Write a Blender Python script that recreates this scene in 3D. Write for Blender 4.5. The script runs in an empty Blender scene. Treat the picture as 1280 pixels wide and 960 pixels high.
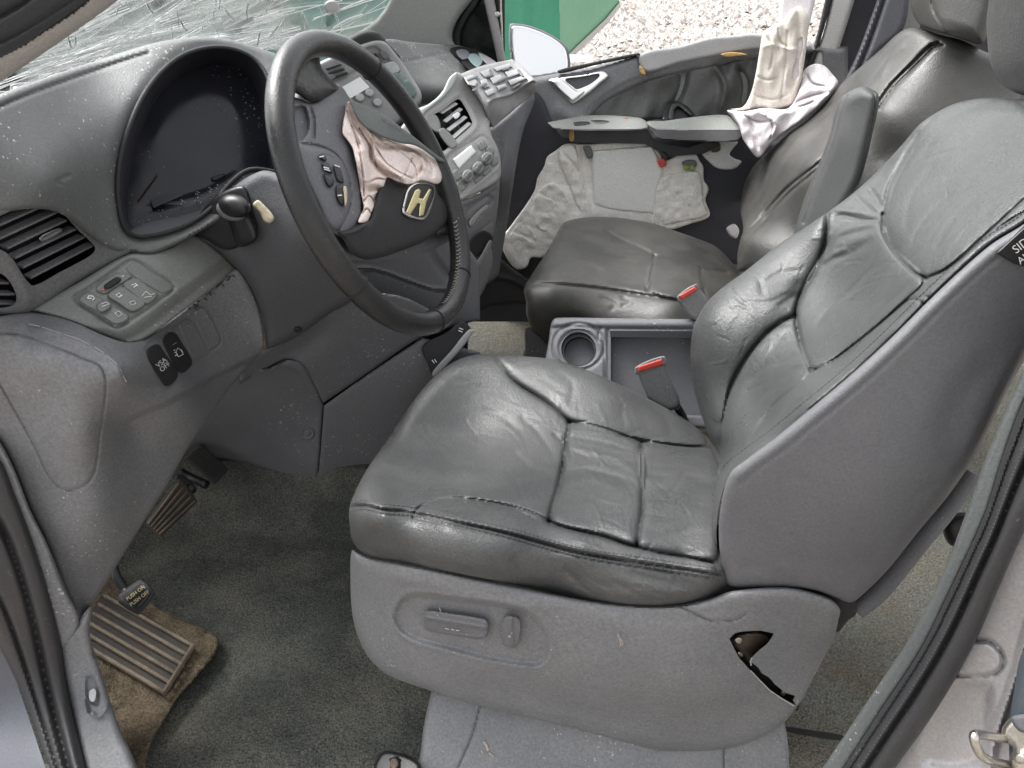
import bpy, math, random
import numpy as np
from mathutils import Vector
random.seed(7); RNG = np.random.default_rng(7)
S = bpy.context.scene
COL = S.collection

# ------------------------------------------------------------------ camera
CW, CH, FL = 1280, 960, 880.0
CAM = np.array([0, -.66, .95])
def _rot(yaw, pitch, roll):
    y, p, ro = map(math.radians, (yaw, pitch, roll))
    f = np.array([-math.sin(y)*math.cos(p), math.cos(y)*math.cos(p), -math.sin(p)])
    r = np.array([math.cos(y), math.sin(y), 0.]); u = np.cross(r, f)
    return r*math.cos(ro)+u*math.sin(ro), -r*math.sin(ro)+u*math.cos(ro), f
CR, CU, CF = _rot(12, 30, -4)
cd = bpy.data.cameras.new('camera'); cam = bpy.data.objects.new('camera', cd); COL.objects.link(cam)
cd.sensor_fit = 'HORIZONTAL'; cd.sensor_width = 36; cd.lens = 36*FL/CW
cd.clip_start = .02; cd.clip_end = 500
from mathutils import Matrix
cam.matrix_world = Matrix(((CR[0], CU[0], -CF[0], CAM[0]), (CR[1], CU[1], -CF[1], CAM[1]), (CR[2], CU[2], -CF[2], CAM[2]), (0, 0, 0, 1)))
S.camera = cam

# ------------------------------------------------------------------ light
W = bpy.data.worlds.new('World'); S.world = W; W.use_nodes = True
nt = W.node_tree
sky = nt.nodes.new('ShaderNodeTexSky'); sky.sky_type = 'NISHITA'; sky.sun_disc = False
SUN_EL, SUN_AZ = 57, 297
sky.sun_elevation = math.radians(SUN_EL); sky.sun_rotation = math.radians(SUN_AZ)
sky.air_density = 1.0; sky.dust_density = 4.0; sky.ozone_density = 1.0
hsv = nt.nodes.new('ShaderNodeHueSaturation'); hsv.inputs['Saturation'].default_value = .10
nt.links.new(sky.outputs[0], hsv.inputs['Color'])
bg = nt.nodes['Background']; bg.inputs['Strength'].default_value = .15
nt.links.new(hsv.outputs[0], bg.inputs['Color'])
sl = bpy.data.lights.new('sun', 'SUN'); sl.energy = 1.3; sl.angle = math.radians(30); sl.color = (1, .985, .96)
so = bpy.data.objects.new('sun', sl); COL.objects.link(so)
_a = math.radians(SUN_AZ); _e = math.radians(SUN_EL)
sd = Vector((math.sin(_a)*math.cos(_e), math.cos(_a)*math.cos(_e), math.sin(_e)))
so.rotation_euler = sd.to_track_quat('Z', 'Y').to_euler()
S.view_settings.view_transform = 'Standard'; S.view_settings.look = 'None'
S.view_settings.exposure = 1.34; S.view_settings.gamma = 1.0
S.cycles.max_bounces = 6; S.cycles.diffuse_bounces = 3; S.cycles.glossy_bounces = 3; S.cycles.transparent_max_bounces = 8
S.cycles.caustics_reflective = False; S.cycles.caustics_refractive = False

# ------------------------------------------------------------------ materials
def srgb(c):
    return tuple((v/12.92 if v <= .04045 else ((v+.055)/1.055)**2.4) for v in c)
MATS = {}
def mat(name, col, rough=.6, bump=(), metal=0, mottle=(0, 5, None), spec=.5, coat=0, speck=0, speckcol=(.5, .5, .5), alpha=None, trans=0, stretch=None, fine=.16, fsc=330, rvar=(.07, .1, 14)):
    """bump: list of (kind, scale, strength_m); mottle: (amount, scale, colour)"""
    m = bpy.data.materials.new(name); m.use_nodes = True; t = m.node_tree; N = t.nodes; L = t.links
    b = N['Principled BSDF']
    b.inputs['Roughness'].default_value = rough; b.inputs['Metallic'].default_value = metal
    b.inputs['Specular IOR Level'].default_value = spec
    b.inputs['Coat Weight'].default_value = coat; b.inputs['Coat Roughness'].default_value = .25
    if trans: b.inputs['Transmission Weight'].default_value = trans
    if alpha is not None: b.inputs['Alpha'].default_value = alpha
    tc = N.new('ShaderNodeTexCoord'); co = tc.outputs['Object']
    if stretch:
        mp = N.new('ShaderNodeMapping'); mp.inputs['Scale'].default_value = stretch; L.new(co, mp.inputs[0]); co2 = mp.outputs[0]
    else: co2 = co
    cur = None
    rgb = N.new('ShaderNodeRGB'); rgb.outputs[0].default_value = (*col, 1); cur = rgb.outputs[0]
    if mottle[0]:
        n = N.new('ShaderNodeTexNoise'); n.inputs['Scale'].default_value = mottle[1]; n.inputs['Detail'].default_value = 7; n.inputs['Roughness'].default_value = .62
        L.new(co, n.inputs['Vector'])
        rp = N.new('ShaderNodeMapRange'); rp.inputs[1].default_value = .4; rp.inputs[2].default_value = .68; rp.inputs[4].default_value = mottle[0]
        L.new(n.outputs[0], rp.inputs[0])
        mx = N.new('ShaderNodeMix'); mx.data_type = 'RGBA'; L.new(rp.outputs[0], mx.inputs[0]); L.new(cur, mx.inputs[6])
        mc = mottle[2] or tuple(v*1.5 for v in col); mx.inputs[7].default_value = (*mc, 1); cur = mx.outputs[2]
    if speck:
        n = N.new('ShaderNodeTexNoise'); n.inputs['Scale'].default_value = 190; n.inputs['Detail'].default_value = 3
        L.new(co, n.inputs['Vector'])
        n2 = N.new('ShaderNodeTexNoise'); n2.inputs['Scale'].default_value = 7; L.new(co, n2.inputs['Vector'])
        ad = N.new('ShaderNodeMath'); ad.operation = 'MULTIPLY_ADD'; L.new(n2.outputs[0], ad.inputs[0]); ad.inputs[1].default_value = .38; L.new(n.outputs[0], ad.inputs[2])
        rp = N.new('ShaderNodeMapRange'); rp.inputs[1].default_value = .925-speck*.045; rp.inputs[2].default_value = .945-speck*.045; rp.inputs[4].default_value = .85
        L.new(ad.outputs[0], rp.inputs[0])
        mx = N.new('ShaderNodeMix'); mx.data_type = 'RGBA'; L.new(rp.outputs[0], mx.inputs[0]); L.new(cur, mx.inputs[6]); mx.inputs[7].default_value = (*speckcol, 1); cur = mx.outputs[2]
    if fine:
        n = N.new('ShaderNodeTexNoise'); n.inputs['Scale'].default_value = fsc; n.inputs['Detail'].default_value = 4; n.inputs['Roughness'].default_value = .7; L.new(co, n.inputs['Vector'])
        rp = N.new('ShaderNodeMapRange'); rp.inputs[1].default_value = .32; rp.inputs[2].default_value = .68; rp.inputs[3].default_value = 1-fine; rp.inputs[4].default_value = 1+fine; L.new(n.outputs[0], rp.inputs[0])
        vm = N.new('ShaderNodeVectorMath'); vm.operation = 'SCALE'; L.new(cur, vm.inputs[0]); L.new(rp.outputs[0], vm.inputs['Scale']); cur = vm.outputs[0]
    L.new(cur, b.inputs['Base Color'])
    # roughness variation
    n = N.new('ShaderNodeTexNoise'); n.inputs['Scale'].default_value = rvar[2]; n.inputs['Detail'].default_value = 6; L.new(co, n.inputs['Vector'])
    rp = N.new('ShaderNodeMapRange'); rp.inputs[1].default_value = .3; rp.inputs[2].default_value = .7; rp.inputs[3].default_value = max(0, rough-rvar[0]); rp.inputs[4].default_value = min(1, rough+rvar[1])
    L.new(n.outputs[0], rp.inputs[0]); L.new(rp.outputs[0], b.inputs['Roughness'])
    prev = None
    for kind, sc, st in bump:
        if kind == 'v':
            x = N.new('ShaderNodeTexVoronoi'); x.feature = 'DISTANCE_TO_EDGE'; x.inputs['Scale'].default_value = sc; src = x.outputs['Distance']; cc = co
            cp = N.new('ShaderNodeMath'); cp.operation = 'MINIMUM'; cp.inputs[1].default_value = .18; L.new(src, cp.inputs[0]); src = cp.outputs[0]
        elif kind == 's':
            x = N.new('ShaderNodeTexNoise'); x.inputs['Scale'].default_value = sc; x.inputs['Detail'].default_value = 4; x.inputs['Distortion'].default_value = .8; src = x.outputs[0]; cc = co2
            a = N.new('ShaderNodeMath'); a.operation = 'SUBTRACT'; a.inputs[1].default_value = .5; L.new(src, a.inputs[0])
            a2 = N.new('ShaderNodeMath'); a2.operation = 'ABSOLUTE'; L.new(a.outputs[0], a2.inputs[0])
            a3 = N.new('ShaderNodeMath'); a3.operation = 'MINIMUM'; a3.inputs[1].default_value = .09; L.new(a2.outputs[0], a3.inputs[0]); src = a3.outputs[0]
        else:
            x = N.new('ShaderNodeTexNoise'); x.inputs['Scale'].default_value = sc; x.inputs['Detail'].default_value = 5; src = x.outputs[0]; cc = co
        L.new(cc, x.inputs['Vector'])
        bp = N.new('ShaderNodeBump'); bp.inputs['Strength'].default_value = 1; bp.inputs['Distance'].default_value = st
        L.new(src, bp.inputs['Height'])
        if prev: L.new(prev, bp.inputs['Normal'])
        prev = bp.outputs[0]
    if prev: L.new(prev, b.inputs['Normal'])
    MATS[name] = m
    return m

GRAIN = [('v', 700, .0006), ('n', 260, .0006)]
M_PL = mat('grey_plastic', (.180, .183, .190), .46, GRAIN, fine=.22, fsc=240, mottle=(.9, 9, (.215, .215, .222)), speck=.05)
M_PLD = mat('dark_grey_plastic', (.135, .137, .149), .52, GRAIN, mottle=(.6, 6, (.155, .155, .16)), speck=.05)
M_DASH = mat('dash_top_plastic', (.125, .13, .132), .46, GRAIN, mottle=(.6, 6, (.17, .18, .17)), speck=.7, speckcol=(.65, .66, .62))
M_SIL = mat('satin_silver_plastic', (.20, .21, .20), .42, [('n', 500, .0001)], mottle=(.6, 12, (.26, .27, .25)), speck=.4)
M_SIL2 = mat('light_grey_plastic', (.36, .36, .36), .38, [('n', 500, .0001)], mottle=(.5, 12, (.45, .45, .45)), speck=.4)
M_BLK = mat('black_plastic', (.016, .016, .018), .35, [('n', 500, .0001)])
M_BLKM = mat('black_matte_plastic', (.02, .02, .022), .62, GRAIN)
M_DARK = mat('dark_navy_plastic', (.035, .036, .045), .55, GRAIN, mottle=(.5, 5, (.05, .05, .06)))
M_GLOSS = mat('smoked_lens', (.012, .013, .02), .16, mottle=(.6, 10, (.03, .03, .035)), speck=.7, speckcol=(.2, .2, .18))
M_LEA = mat('grey_leather', (.075, .077, .075), .38, [('v', 300, .0009), ('s', 30, .003), ('n', 60, .001)], mottle=(.7, 9, (.115, .12, .112)), stretch=(1, .35, 1), speck=.1)
M_LEAT = mat('worn_leather', (.073, .075, .076), .31, [('v', 300, .0010), ('n', 200, .0007), ('s', 24, .0012)], rvar=(.10, .16, 9), fine=.22, mottle=(.9, 8, (.108, .109, .107)), stretch=(1.3, .35, 1))
M_LEAB = mat('backrest_leather', (.070, .073, .073), .31, [('v', 300, .0010), ('n', 200, .0006), ('s', 20, .0012)], rvar=(.08, .14, 8), fine=.20, mottle=(.7, 6, (.093, .096, .095)), stretch=(.6, 1.4, .6))
M_VIN = mat('vinyl_side', (.150, .152, .160), .5, [('v', 400, .0009), ('n', 20, .002)], mottle=(.6, 7, (.12, .118, .132)))
M_LEAP = mat('passenger_leather', (.050, .050, .048), .39, [('v', 300, .0008), ('s', 26, .002)], mottle=(.7, 7, (.10, .096, .085)), stretch=(.5, 1.4, 1))
M_CARP = mat('grey_carpet', (.095, .101, .091), .95, [('n', 300, .010), ('n', 60, .006)], mottle=(1, 6, (.20, .195, .165)), fine=.6, fsc=260, spec=.1, speck=.3, speckcol=(.2, .19, .15))
M_CARP2 = mat('dirty_carpet', (.20, .16, .11), .95, fine=.5, fsc=260, bump=[('n', 300, .008), ('n', 60, .006)], mottle=(.9, 22, (.055, .045, .033)), spec=.1, speck=.5, speckcol=(.25, .2, .14))
M_CARP3 = mat('rear_carpet', (.20, .20, .175), .95, fine=.5, fsc=260, bump=[('n', 300, .008), ('n', 60, .006)], mottle=(.8, 9, (.19, .165, .12)), spec=.1, speck=.3, speckcol=(.25, .25, .22))
M_RUB = mat('black_rubber', (.032, .032, .035), .45, [('n', 400, .0006)], mottle=(.6, 8, (.035, .034, .033)), speck=.3, speckcol=(.12, .12, .11))
M_HEEL = mat('dusty_rubber', (.036, .033, .031), .7, [('n', 300, .001)], mottle=(.9, 14, (.07, .058, .045)))
M_DUST = mat('dust_tan', (.21, .17, .125), .9, [('n', 300, .002)], mottle=(.9, 30, (.10, .08, .06)))
M_TRIM = mat('pillar_trim', (.27, .285, .27), .6, GRAIN, mottle=(.4, 5, (.31, .32, .30)))
M_TRIMG = mat('sill_trim', (.095, .105, .104), .55, GRAIN, mottle=(.5, 7, (.12, .13, .128)), speck=.1)
M_TAUPE = mat('pillar_taupe', (.50, .49, .48), .6, GRAIN)
M_BODY = mat('body_paint', (.37, .36, .365), .36, [('n', 8, .002)], metal=.3, mottle=(.7, 5, (.43, .415, .42)), coat=.5, speck=.3, speckcol=(.55, .5, .5))
M_CHR = mat('chrome', (.8, .8, .8), .12, metal=1, fine=0)
M_MET = mat('bright_metal', (.7, .68, .64), .3, [('n', 90, .001)], metal=1, mottle=(.6, 30, (.45, .42, .38)))
M_FAB = mat('airbag_fabric', (.90, .78, .73), .6, [('n', 900, .0003)], mottle=(.5, 10, (.80, .69, .64)))
M_FABW = mat('white_fabric', (.72, .68, .69), .75, [('n', 900, .0004), ('n', 30, .002)], mottle=(.7, 12, (.72, .66, .69)))
M_CURT = mat('beige_fabric', (.66, .60, .53), .8, [('n', 900, .0004), ('n', 20, .003)], mottle=(.7, 10, (.74, .69, .62)))
M_BARR = mat('white_film', (.88, .86, .81), .5, [('n', 30, .006), ('s', 26, .006)], mottle=(.5, 9, (.68, .63, .55)), speck=.3, speckcol=(.3, .25, .2))
M_METP = mat('pale_painted_metal', (.84, .85, .82), .35, [('n', 12, .004)], mottle=(.7, 8, (.84, .84, .80)))
M_RED = mat('red_plastic', (.62, .07, .05), .4)
M_GRN = mat('green_plastic', (.30, .42, .08), .5)
M_TAN = mat('tan_foam', (.55, .36, .14), .9, [('n', 200, .002)])
M_WHT = mat('white_print', (.9, .9, .9), .5, fine=0)
M_YEL = mat('cream_print', (.70, .62, .36), .6)
M_GOLD = mat('gold_metal', (.86, .76, .42), .3, metal=.6)
M_MARK = mat('grey_print', (.45, .46, .46), .6)
M_THR = mat('grey_thread', (.13, .13, .14), .8)
M_GAP = mat('dark_seam_rubber', (.012, .012, .013), .8)  # near-black rubber for the joints
M_LCD = mat('lcd_glass', (.80, .82, .80), .15, fine=0)
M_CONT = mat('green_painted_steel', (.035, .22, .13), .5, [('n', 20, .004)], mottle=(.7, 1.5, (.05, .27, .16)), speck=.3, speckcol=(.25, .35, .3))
M_CONT2 = mat('light_green_steel', (.16, .38, .24), .5, [('n', 20, .004)], mottle=(.7, 1.2, (.22, .44, .29)))  # lighter green for the sloping panel
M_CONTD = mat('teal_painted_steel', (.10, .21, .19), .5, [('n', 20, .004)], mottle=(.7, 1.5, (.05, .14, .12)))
M_STONE = mat('pale_stone', (.62, .59, .56), .9, [('n', 30, .02)], mottle=(1, 9, (.22, .18, .15)))
M_EARTH = mat('earth', (.20, .17, .14), .95, [('n', 20, .03), ('n', 4, .08)], mottle=(1, 2.2, (.36, .33, .30)))
M_DIRT = mat('brown_grass', (.22, .15, .08), .95, [('n', 6, .08)], mottle=(1, 2, (.12, .10, .05)))
# plain glass: real pane, slightly green, sees through
def glass(name, tint, haze):
    m = bpy.data.materials.new(name); m.use_nodes = True; t = m.node_tree; N = t.nodes; L = t.links
    N.remove(N['Principled BSDF']); o = N['Material Output']
    tr = N.new('ShaderNodeBsdfTransparent'); tr.inputs[0].default_value = (*tint, 1)
    gl = N.new('ShaderNodeBsdfGlossy'); gl.inputs['Roughness'].default_value = .03
    df = N.new('ShaderNodeBsdfDiffuse'); df.inputs[0].default_value = (.75, .80, .78, 1)
    fr = N.new('ShaderNodeFresnel'); fr.inputs[0].default_value = 1.3
    m1 = N.new('ShaderNodeMixShader'); L.new(fr.outputs[0], m1.inputs[0]); L.new(tr.outputs[0], m1.inputs[1]); L.new(gl.outputs[0], m1.inputs[2])
    n = N.new('ShaderNodeTexNoise'); n.inputs['Scale'].default_value = 9; n.inputs['Detail'].default_value = 8
    tc = N.new('ShaderNodeTexCoord'); L.new(tc.outputs['Object'], n.inputs['Vector'])
    rp = N.new('ShaderNodeMapRange'); rp.inputs[1].default_value = .35; rp.inputs[2].default_value = .75; rp.inputs[4].default_value = haze; L.new(n.outputs[0], rp.inputs[0])
    m2 = N.new('ShaderNodeMixShader'); L.new(rp.outputs[0], m2.inputs[0]); L.new(m1.outputs[0], m2.inputs[1]); L.new(df.outputs[0], m2.inputs[2])
    L.new(m2.outputs[0], o.inputs[0]); return m
M_GLASS = glass('windscreen_glass', (.97, .985, .98), .42)
M_WIN = glass('window_glass', (.05, .055, .06), .06)

# ------------------------------------------------------------------ geometry helpers
def ray(x, y):
    x = np.asarray(x, float); y = np.asarray(y, float)
    return ((x-CW/2)/FL)[..., None]*CR+((CH/2-y)/FL)[..., None]*CU+CF
def P(x, y, v, a='y'):
    i = 'xyz'.index(a); k = ray(x, y); return CAM+((v-CAM[i])/k[i])*k
class Dep:
    """smooth surface through sparse measured points; returns distance along the view axis"""
    def __init__(s, hints, ax='y', tps=True):
        xs = []; w = []
        for h in hints:
            a = h[3] if len(h) > 3 else ax
            i = 'xyz'.index(a); k = ray(h[0], h[1])
            xs.append((h[0]/100., h[1]/100.)); w.append(k[i]/(h[2]-CAM[i]))
        s.X = np.array(xs); w = np.array(w); n = len(w)
        if n <= 3 or not tps:
            A = np.c_[np.ones(n), s.X]; s.c = np.linalg.lstsq(A, w, rcond=None)[0]; s.k = None
        else:
            K = s._phi(s.X, s.X); Pm = np.c_[np.ones(n), s.X]
            A = np.block([[K+np.eye(n)*1e-3, Pm], [Pm.T, np.zeros((3, 3))]])
            sol = np.linalg.lstsq(A, np.r_[w, 0, 0, 0], rcond=None)[0]; s.k = sol[:n]; s.c = sol[n:]
    def _phi(s, a, b):
        r2 = ((a[:, None]-b[None])**2).sum(-1); return .5*r2*np.log(r2+1e-9)
    def __call__(s, x, y):
        q = np.c_[np.ravel(x)/100., np.ravel(y)/100.]
        w = np.c_[np.ones(len(q)), q]@s.c
        if s.k is not None: w = w+s._phi(q, s.X)@s.k
        return (1/np.maximum(w, .02)).reshape(np.shape(x))
class Plane:
    def __init__(s, p, n): s.p = np.array(p, float); s.n = np.array(n, float); s.n /= np.linalg.norm(s.n)
    def __call__(s, x, y): return ((s.p-CAM)@s.n)/(ray(x, y)@s.n)
def smooth(pts, closed=True, n=8):
    """Catmull-Rom through points; a point with a third value 1 is a sharp corner"""
    P_ = [np.array(p[:2], float) for p in pts]; c = [len(p) > 2 and p[2] == 1 for p in pts]; m = len(pts); out = []
    rng_ = range(m) if closed else range(m-1)
    for i in rng_:
        p1, p2 = P_[i], P_[(i+1) % m]
        p0 = P_[i-1] if (closed or i > 0) else p1; p3 = P_[(i+2) % m] if (closed or i+2 < m) else p2
        if c[i]: p0 = p1
        if c[(i+1) % m]: p3 = p2
        d = np.linalg.norm(p2-p1)+1e-9
        m1 = (p2-p0)/(np.linalg.norm(p2-p1)+np.linalg.norm(p1-p0)+1e-9)*d if not c[i] else (p2-p1)
        m2 = (p3-p1)/(np.linalg.norm(p3-p2)+d)*d if not c[(i+1) % m] else (p2-p1)
        k = n
        for t in np.arange(k)/k:
            h = (2*t**3-3*t**2+1)*p1+(t**3-2*t**2+t)*m1+(-2*t**3+3*t**2)*p2+(t**3-t**2)*m2
            out.append(h)
    if not closed: out.append(P_[-1])
    return np.array(out)
def segdist(q, poly, closed):
    a = poly; b = np.roll(poly, -1, 0)
    if not closed: a, b = a[:-1], b[:-1]
    best = np.full(len(q), 1e9); near = np.zeros((len(q), 2)); arc = np.zeros(len(q)); s0 = 0
    for p0, p1 in zip(a, b):
        d = p1-p0; L2 = d@d+1e-12; L = math.sqrt(L2)
        t = np.clip(((q-p0)@d)/L2, 0, 1); c = p0+t[:, None]*d; dd = ((q-c)**2).sum(1)
        m = dd < best; best[m] = dd[m]; near[m] = c[m]; arc[m] = s0+t[m]*L; s0 += L
    return np.sqrt(best), near, arc/max(s0, 1e-9)
def inside(q, poly):
    x, y = q[:, 0], q[:, 1]; r = np.zeros(len(q), bool); b = np.roll(poly, -1, 0)
    for (x0, y0), (x1, y1) in zip(poly, b):
        if y0 == y1: continue
        c = (y0 > y) != (y1 > y); r ^= c & (x < (x1-x0)*(y-y0)/(y1-y0)+x0)
    return r
def mesh_obj(name, V, F, m=None, parent=None, shade=True):
    me = bpy.data.meshes.new(name); me.from_pydata([tuple(v) for v in np.asarray(V).tolist()], [], F if isinstance(F, list) else F.tolist()); me.update()
    if shade: me.polygons.foreach_set('use_smooth', [True]*len(me.polygons))
    o = bpy.data.objects.new(name, me); COL.objects.link(o)
    if m: me.materials.append(m)
    if parent: o.parent = parent
    return o
def tag(o, label=None, cat=None, group=None, kind=None):
    for k, v in (('label', label), ('category', cat), ('group', group), ('kind', kind)):
        if v: o[k] = v
    return o
def thing(name, label, cat, group=None, kind=None):
    o = bpy.data.objects.new(name, None); COL.objects.link(o); o.empty_display_size = .05
    return tag(o, label, cat, group, kind)
def apply_ops(q, t, ops):
    for op in ops:
        k = op[0]
        if k == 'g':      # groove (or ridge when negative) along a line, fading at its ends
            pl = smooth(op[1], False, 6); lo = pl.min(0)-4*op[2]; hi = pl.max(0)+4*op[2]
            m = np.where(((q > lo) & (q < hi)).all(1))[0]
            if len(m) == 0: continue
            d, _, arc = segdist(q[m], pl, False)
            fade = 1. if len(op) > 4 else np.clip(np.minimum(arc, 1-arc)*6+.15, 0, 1)
            t[m] += op[3]*np.exp(-(d/op[2])**2)*fade
        elif k == 'G':    # closed groove
            pl = smooth(op[1], True, 6); lo = pl.min(0)-4*op[2]; hi = pl.max(0)+4*op[2]
            m = np.where(((q > lo) & (q < hi)).all(1))[0]
            d, _, _ = segdist(q[m], pl, True); t[m] += op[3]*np.exp(-(d/op[2])**2)
        elif k == 'p':    # puffed (h>0, towards the eye) or sunk (h<0) region with soft edge of width w
            pl = smooth(op[1], True, 6); m = np.where(inside(q, pl))[0]
            if len(m) == 0: continue
            d, _, _ = segdist(q[m], pl, True); u = np.clip(d/op[2], 0, 1)
            t[m] -= op[3]*(np.sqrt(1-(1-u)**2) if op[3] > 0 else u*u*(3-2*u))
        elif k == 'f':    # function of pixel position
            t += op[1](q[:, 0], q[:, 1])
    return t
def relief(name, poly, dep, m, parent=None, step=3., r=0, rd=None, thick=.02, ops=(), off=0, holes=(), back=True, corner=None):
    """solid body: outline and surface measured in the photograph, placed at its own distance, with rounded rim and real thickness"""
    pl = smooth(poly) ; lo = pl.min(0); hi = pl.max(0)
    hs = [smooth(h) for h in holes]
    nx = int((hi[0]-lo[0])/step)+3; ny = int((hi[1]-lo[1])/step)+3
    gx = lo[0]-step*.7+np.arange(nx)*step; gy = lo[1]-step*.7+np.arange(ny)*step
    GX, GY = np.meshgrid(gx, gy); q = np.c_[GX.ravel(), GY.ravel()]
    ids = np.arange(nx*ny).reshape(ny, nx)
    F = np.stack([ids[:-1, :-1], ids[1:, :-1], ids[1:, 1:], ids[:-1, 1:]], -1).reshape(-1, 4)
    cen = q[F].mean(1); keep = inside(cen, pl)
    for h in hs: keep &= ~inside(cen, h)
    F = F[keep]
    if len(F) == 0: raise ValueError('empty relief '+name)
    E = np.concatenate([F[:, [0, 1]], F[:, [1, 2]], F[:, [2, 3]], F[:, [3, 0]]])
    key = E.min(1).astype(np.int64)*(nx*ny)+E.max(1); u, cnt = np.unique(key, return_counts=True)
    bs = set(u[cnt == 1].tolist()); bm = np.array([k in bs for k in key]); BE = E[bm]
    bv = np.unique(BE)
    bnd, near, _ = segdist(q[bv], pl, True)
    for h in hs:
        d2, n2, _ = segdist(q[bv], h, True); mm = d2 < bnd; near[mm] = n2[mm]; bnd[mm] = d2[mm]
    q[bv] = near
    allc = [p for s_ in [poly]+list(holes) for p in s_ if len(p) > 2 and p[2] == 1]
    for p in allc:
        i = bv[((q[bv]-np.array(p[:2]))**2).sum(1).argmin()]; q[i] = p[:2]
    used = np.unique(F); rm = np.full(nx*ny, -1); rm[used] = np.arange(len(used)); q = q[used]; F = rm[F]; BE = rm[BE]
    t = dep(q[:, 0], q[:, 1]).astype(float); t0 = t.copy()
    if r:
        rp = r*FL/np.median(t); d, _, _ = segdist(q, pl, True); e = np.clip(d/rp, 0, 1)
        t += (rd if rd is not None else r)*(1-np.sqrt(1-(1-e)**2))
    t = apply_ops(q, t, ops)+off
    K = ray(q[:, 0], q[:, 1]); V = CAM+t[:, None]*K
    n = len(V)
    if back:
        tb = np.maximum(t, t0+off)+thick; V2 = CAM+tb[:, None]*K
        V = np.r_[V, V2]; Fa = F.tolist()+(F[:, ::-1]+n).tolist()+[[b, a, a+n, b+n] for a, b in BE.tolist()]
    else: Fa = F.tolist()
    o = mesh_obj(name, V, Fa, m, parent)
    if back:
        try:
            me = o.data; ang = np.zeros(len(me.edges), bool); ne = None
            me.set_sharp_from_angle(angle=math.radians(50))
        except Exception: pass
    return o
def strokes(name, lines, w, dep, m, parent=None, off=-.0012, h=.0006, px=True, closed=False):
    """thin raised strips following a surface: print, thread, cracks; w in px (number or per line)"""
    V = []; F = []
    for li, L in enumerate(lines):
        ww = w[li] if isinstance(w, (list, tuple)) else w
        a = np.array([p[:2] for p in L], float)
        if closed: a = np.r_[a, a[:1]]
        tg = np.gradient(a, axis=0); nl = np.linalg.norm(tg, axis=1, keepdims=True)+1e-9; nr = np.c_[-tg[:, 1], tg[:, 0]]/nl*ww/2
        A = a+nr; B = a-nr; t = dep(a[:, 0], a[:, 1])+off; b0 = len(V)
        for p, tt in zip(A, t): V.append(CAM+tt*ray(*p))
        for p, tt in zip(B, t): V.append(CAM+tt*ray(*p))
        k = len(a)
        for p, tt in zip(A, t): V.append(CAM+(tt+h+.0006)*ray(*p))
        for p, tt in zip(B, t): V.append(CAM+(tt+h+.0006)*ray(*p))
        for i in range(k-1):
            F += [[b0+i, b0+i+1, b0+k+i+1, b0+k+i], [b0+2*k+i, b0+i, b0+i+1, b0+2*k+i+1][::-1], [b0+3*k+i, b0+k+i, b0+k+i+1, b0+3*k+i+1]]
    return mesh_obj(name, V, F, m, parent, shade=False)
def stitches(name, line, dep, m, parent, dash=5, gap=2.6, w=1.3, offs=(0,), off=-.0022):
    pl = smooth(line, False, 14); seg = np.linalg.norm(np.diff(pl, axis=0), axis=1); s = np.r_[0, np.cumsum(seg)]
    tg = np.gradient(pl, axis=0); tg /= np.linalg.norm(tg, axis=1, keepdims=True)+1e-9; nr = np.c_[-tg[:, 1], tg[:, 0]]
    out = []
    for of in offs:
        c = pl+nr*of; k = 0
        while k+dash < s[-1]:
            out.append([(np.interp(k, s, c[:, 0]), np.interp(k, s, c[:, 1])), (np.interp(k+dash/2, s, c[:, 0]), np.interp(k+dash/2, s, c[:, 1])), (np.interp(k+dash, s, c[:, 0]), np.interp(k+dash, s, c[:, 1]))]); k += dash+gap
    o = strokes(name, out, w, dep, m, parent, off=off); o['kind'] = 'stuff'; return o
def text(name, s, x, y, ang, size, dep, m, parent, off=-.002, squash=1., line=1.0):
    cu = bpy.data.curves.new(name, 'FONT'); cu.body = s; cu.align_x = 'CENTER'; cu.align_y = 'CENTER'; cu.resolution_u = 3; cu.space_line = line
    tmp = bpy.data.objects.new(name+'_src', cu); COL.objects.link(tmp); bpy.context.view_layer.update()
    me = bpy.data.meshes.new_from_object(tmp.evaluated_get(bpy.context.evaluated_depsgraph_get()))
    bpy.data.objects.remove(tmp); bpy.data.curves.remove(cu)
    a = math.radians(ang); R_ = np.array([math.cos(a), -math.sin(a)]); U_ = np.array([-math.sin(a), -math.cos(a)])*squash
    co = np.zeros(len(me.vertices)*3); me.vertices.foreach_get('co', co); co = co.reshape(-1, 3)
    q = np.array([x, y])+size*(co[:, :1]*R_+co[:, 1:2]*U_)
    t = dep(q[:, 0], q[:, 1])+off; V = CAM+t[:, None]*ray(q[:, 0], q[:, 1]); me.vertices.foreach_set('co', V.ravel()); me.update(); me.name = name
    me.materials.append(m); o = bpy.data.objects.new(name, me); COL.objects.link(o); o.parent = parent
    return o
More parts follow.
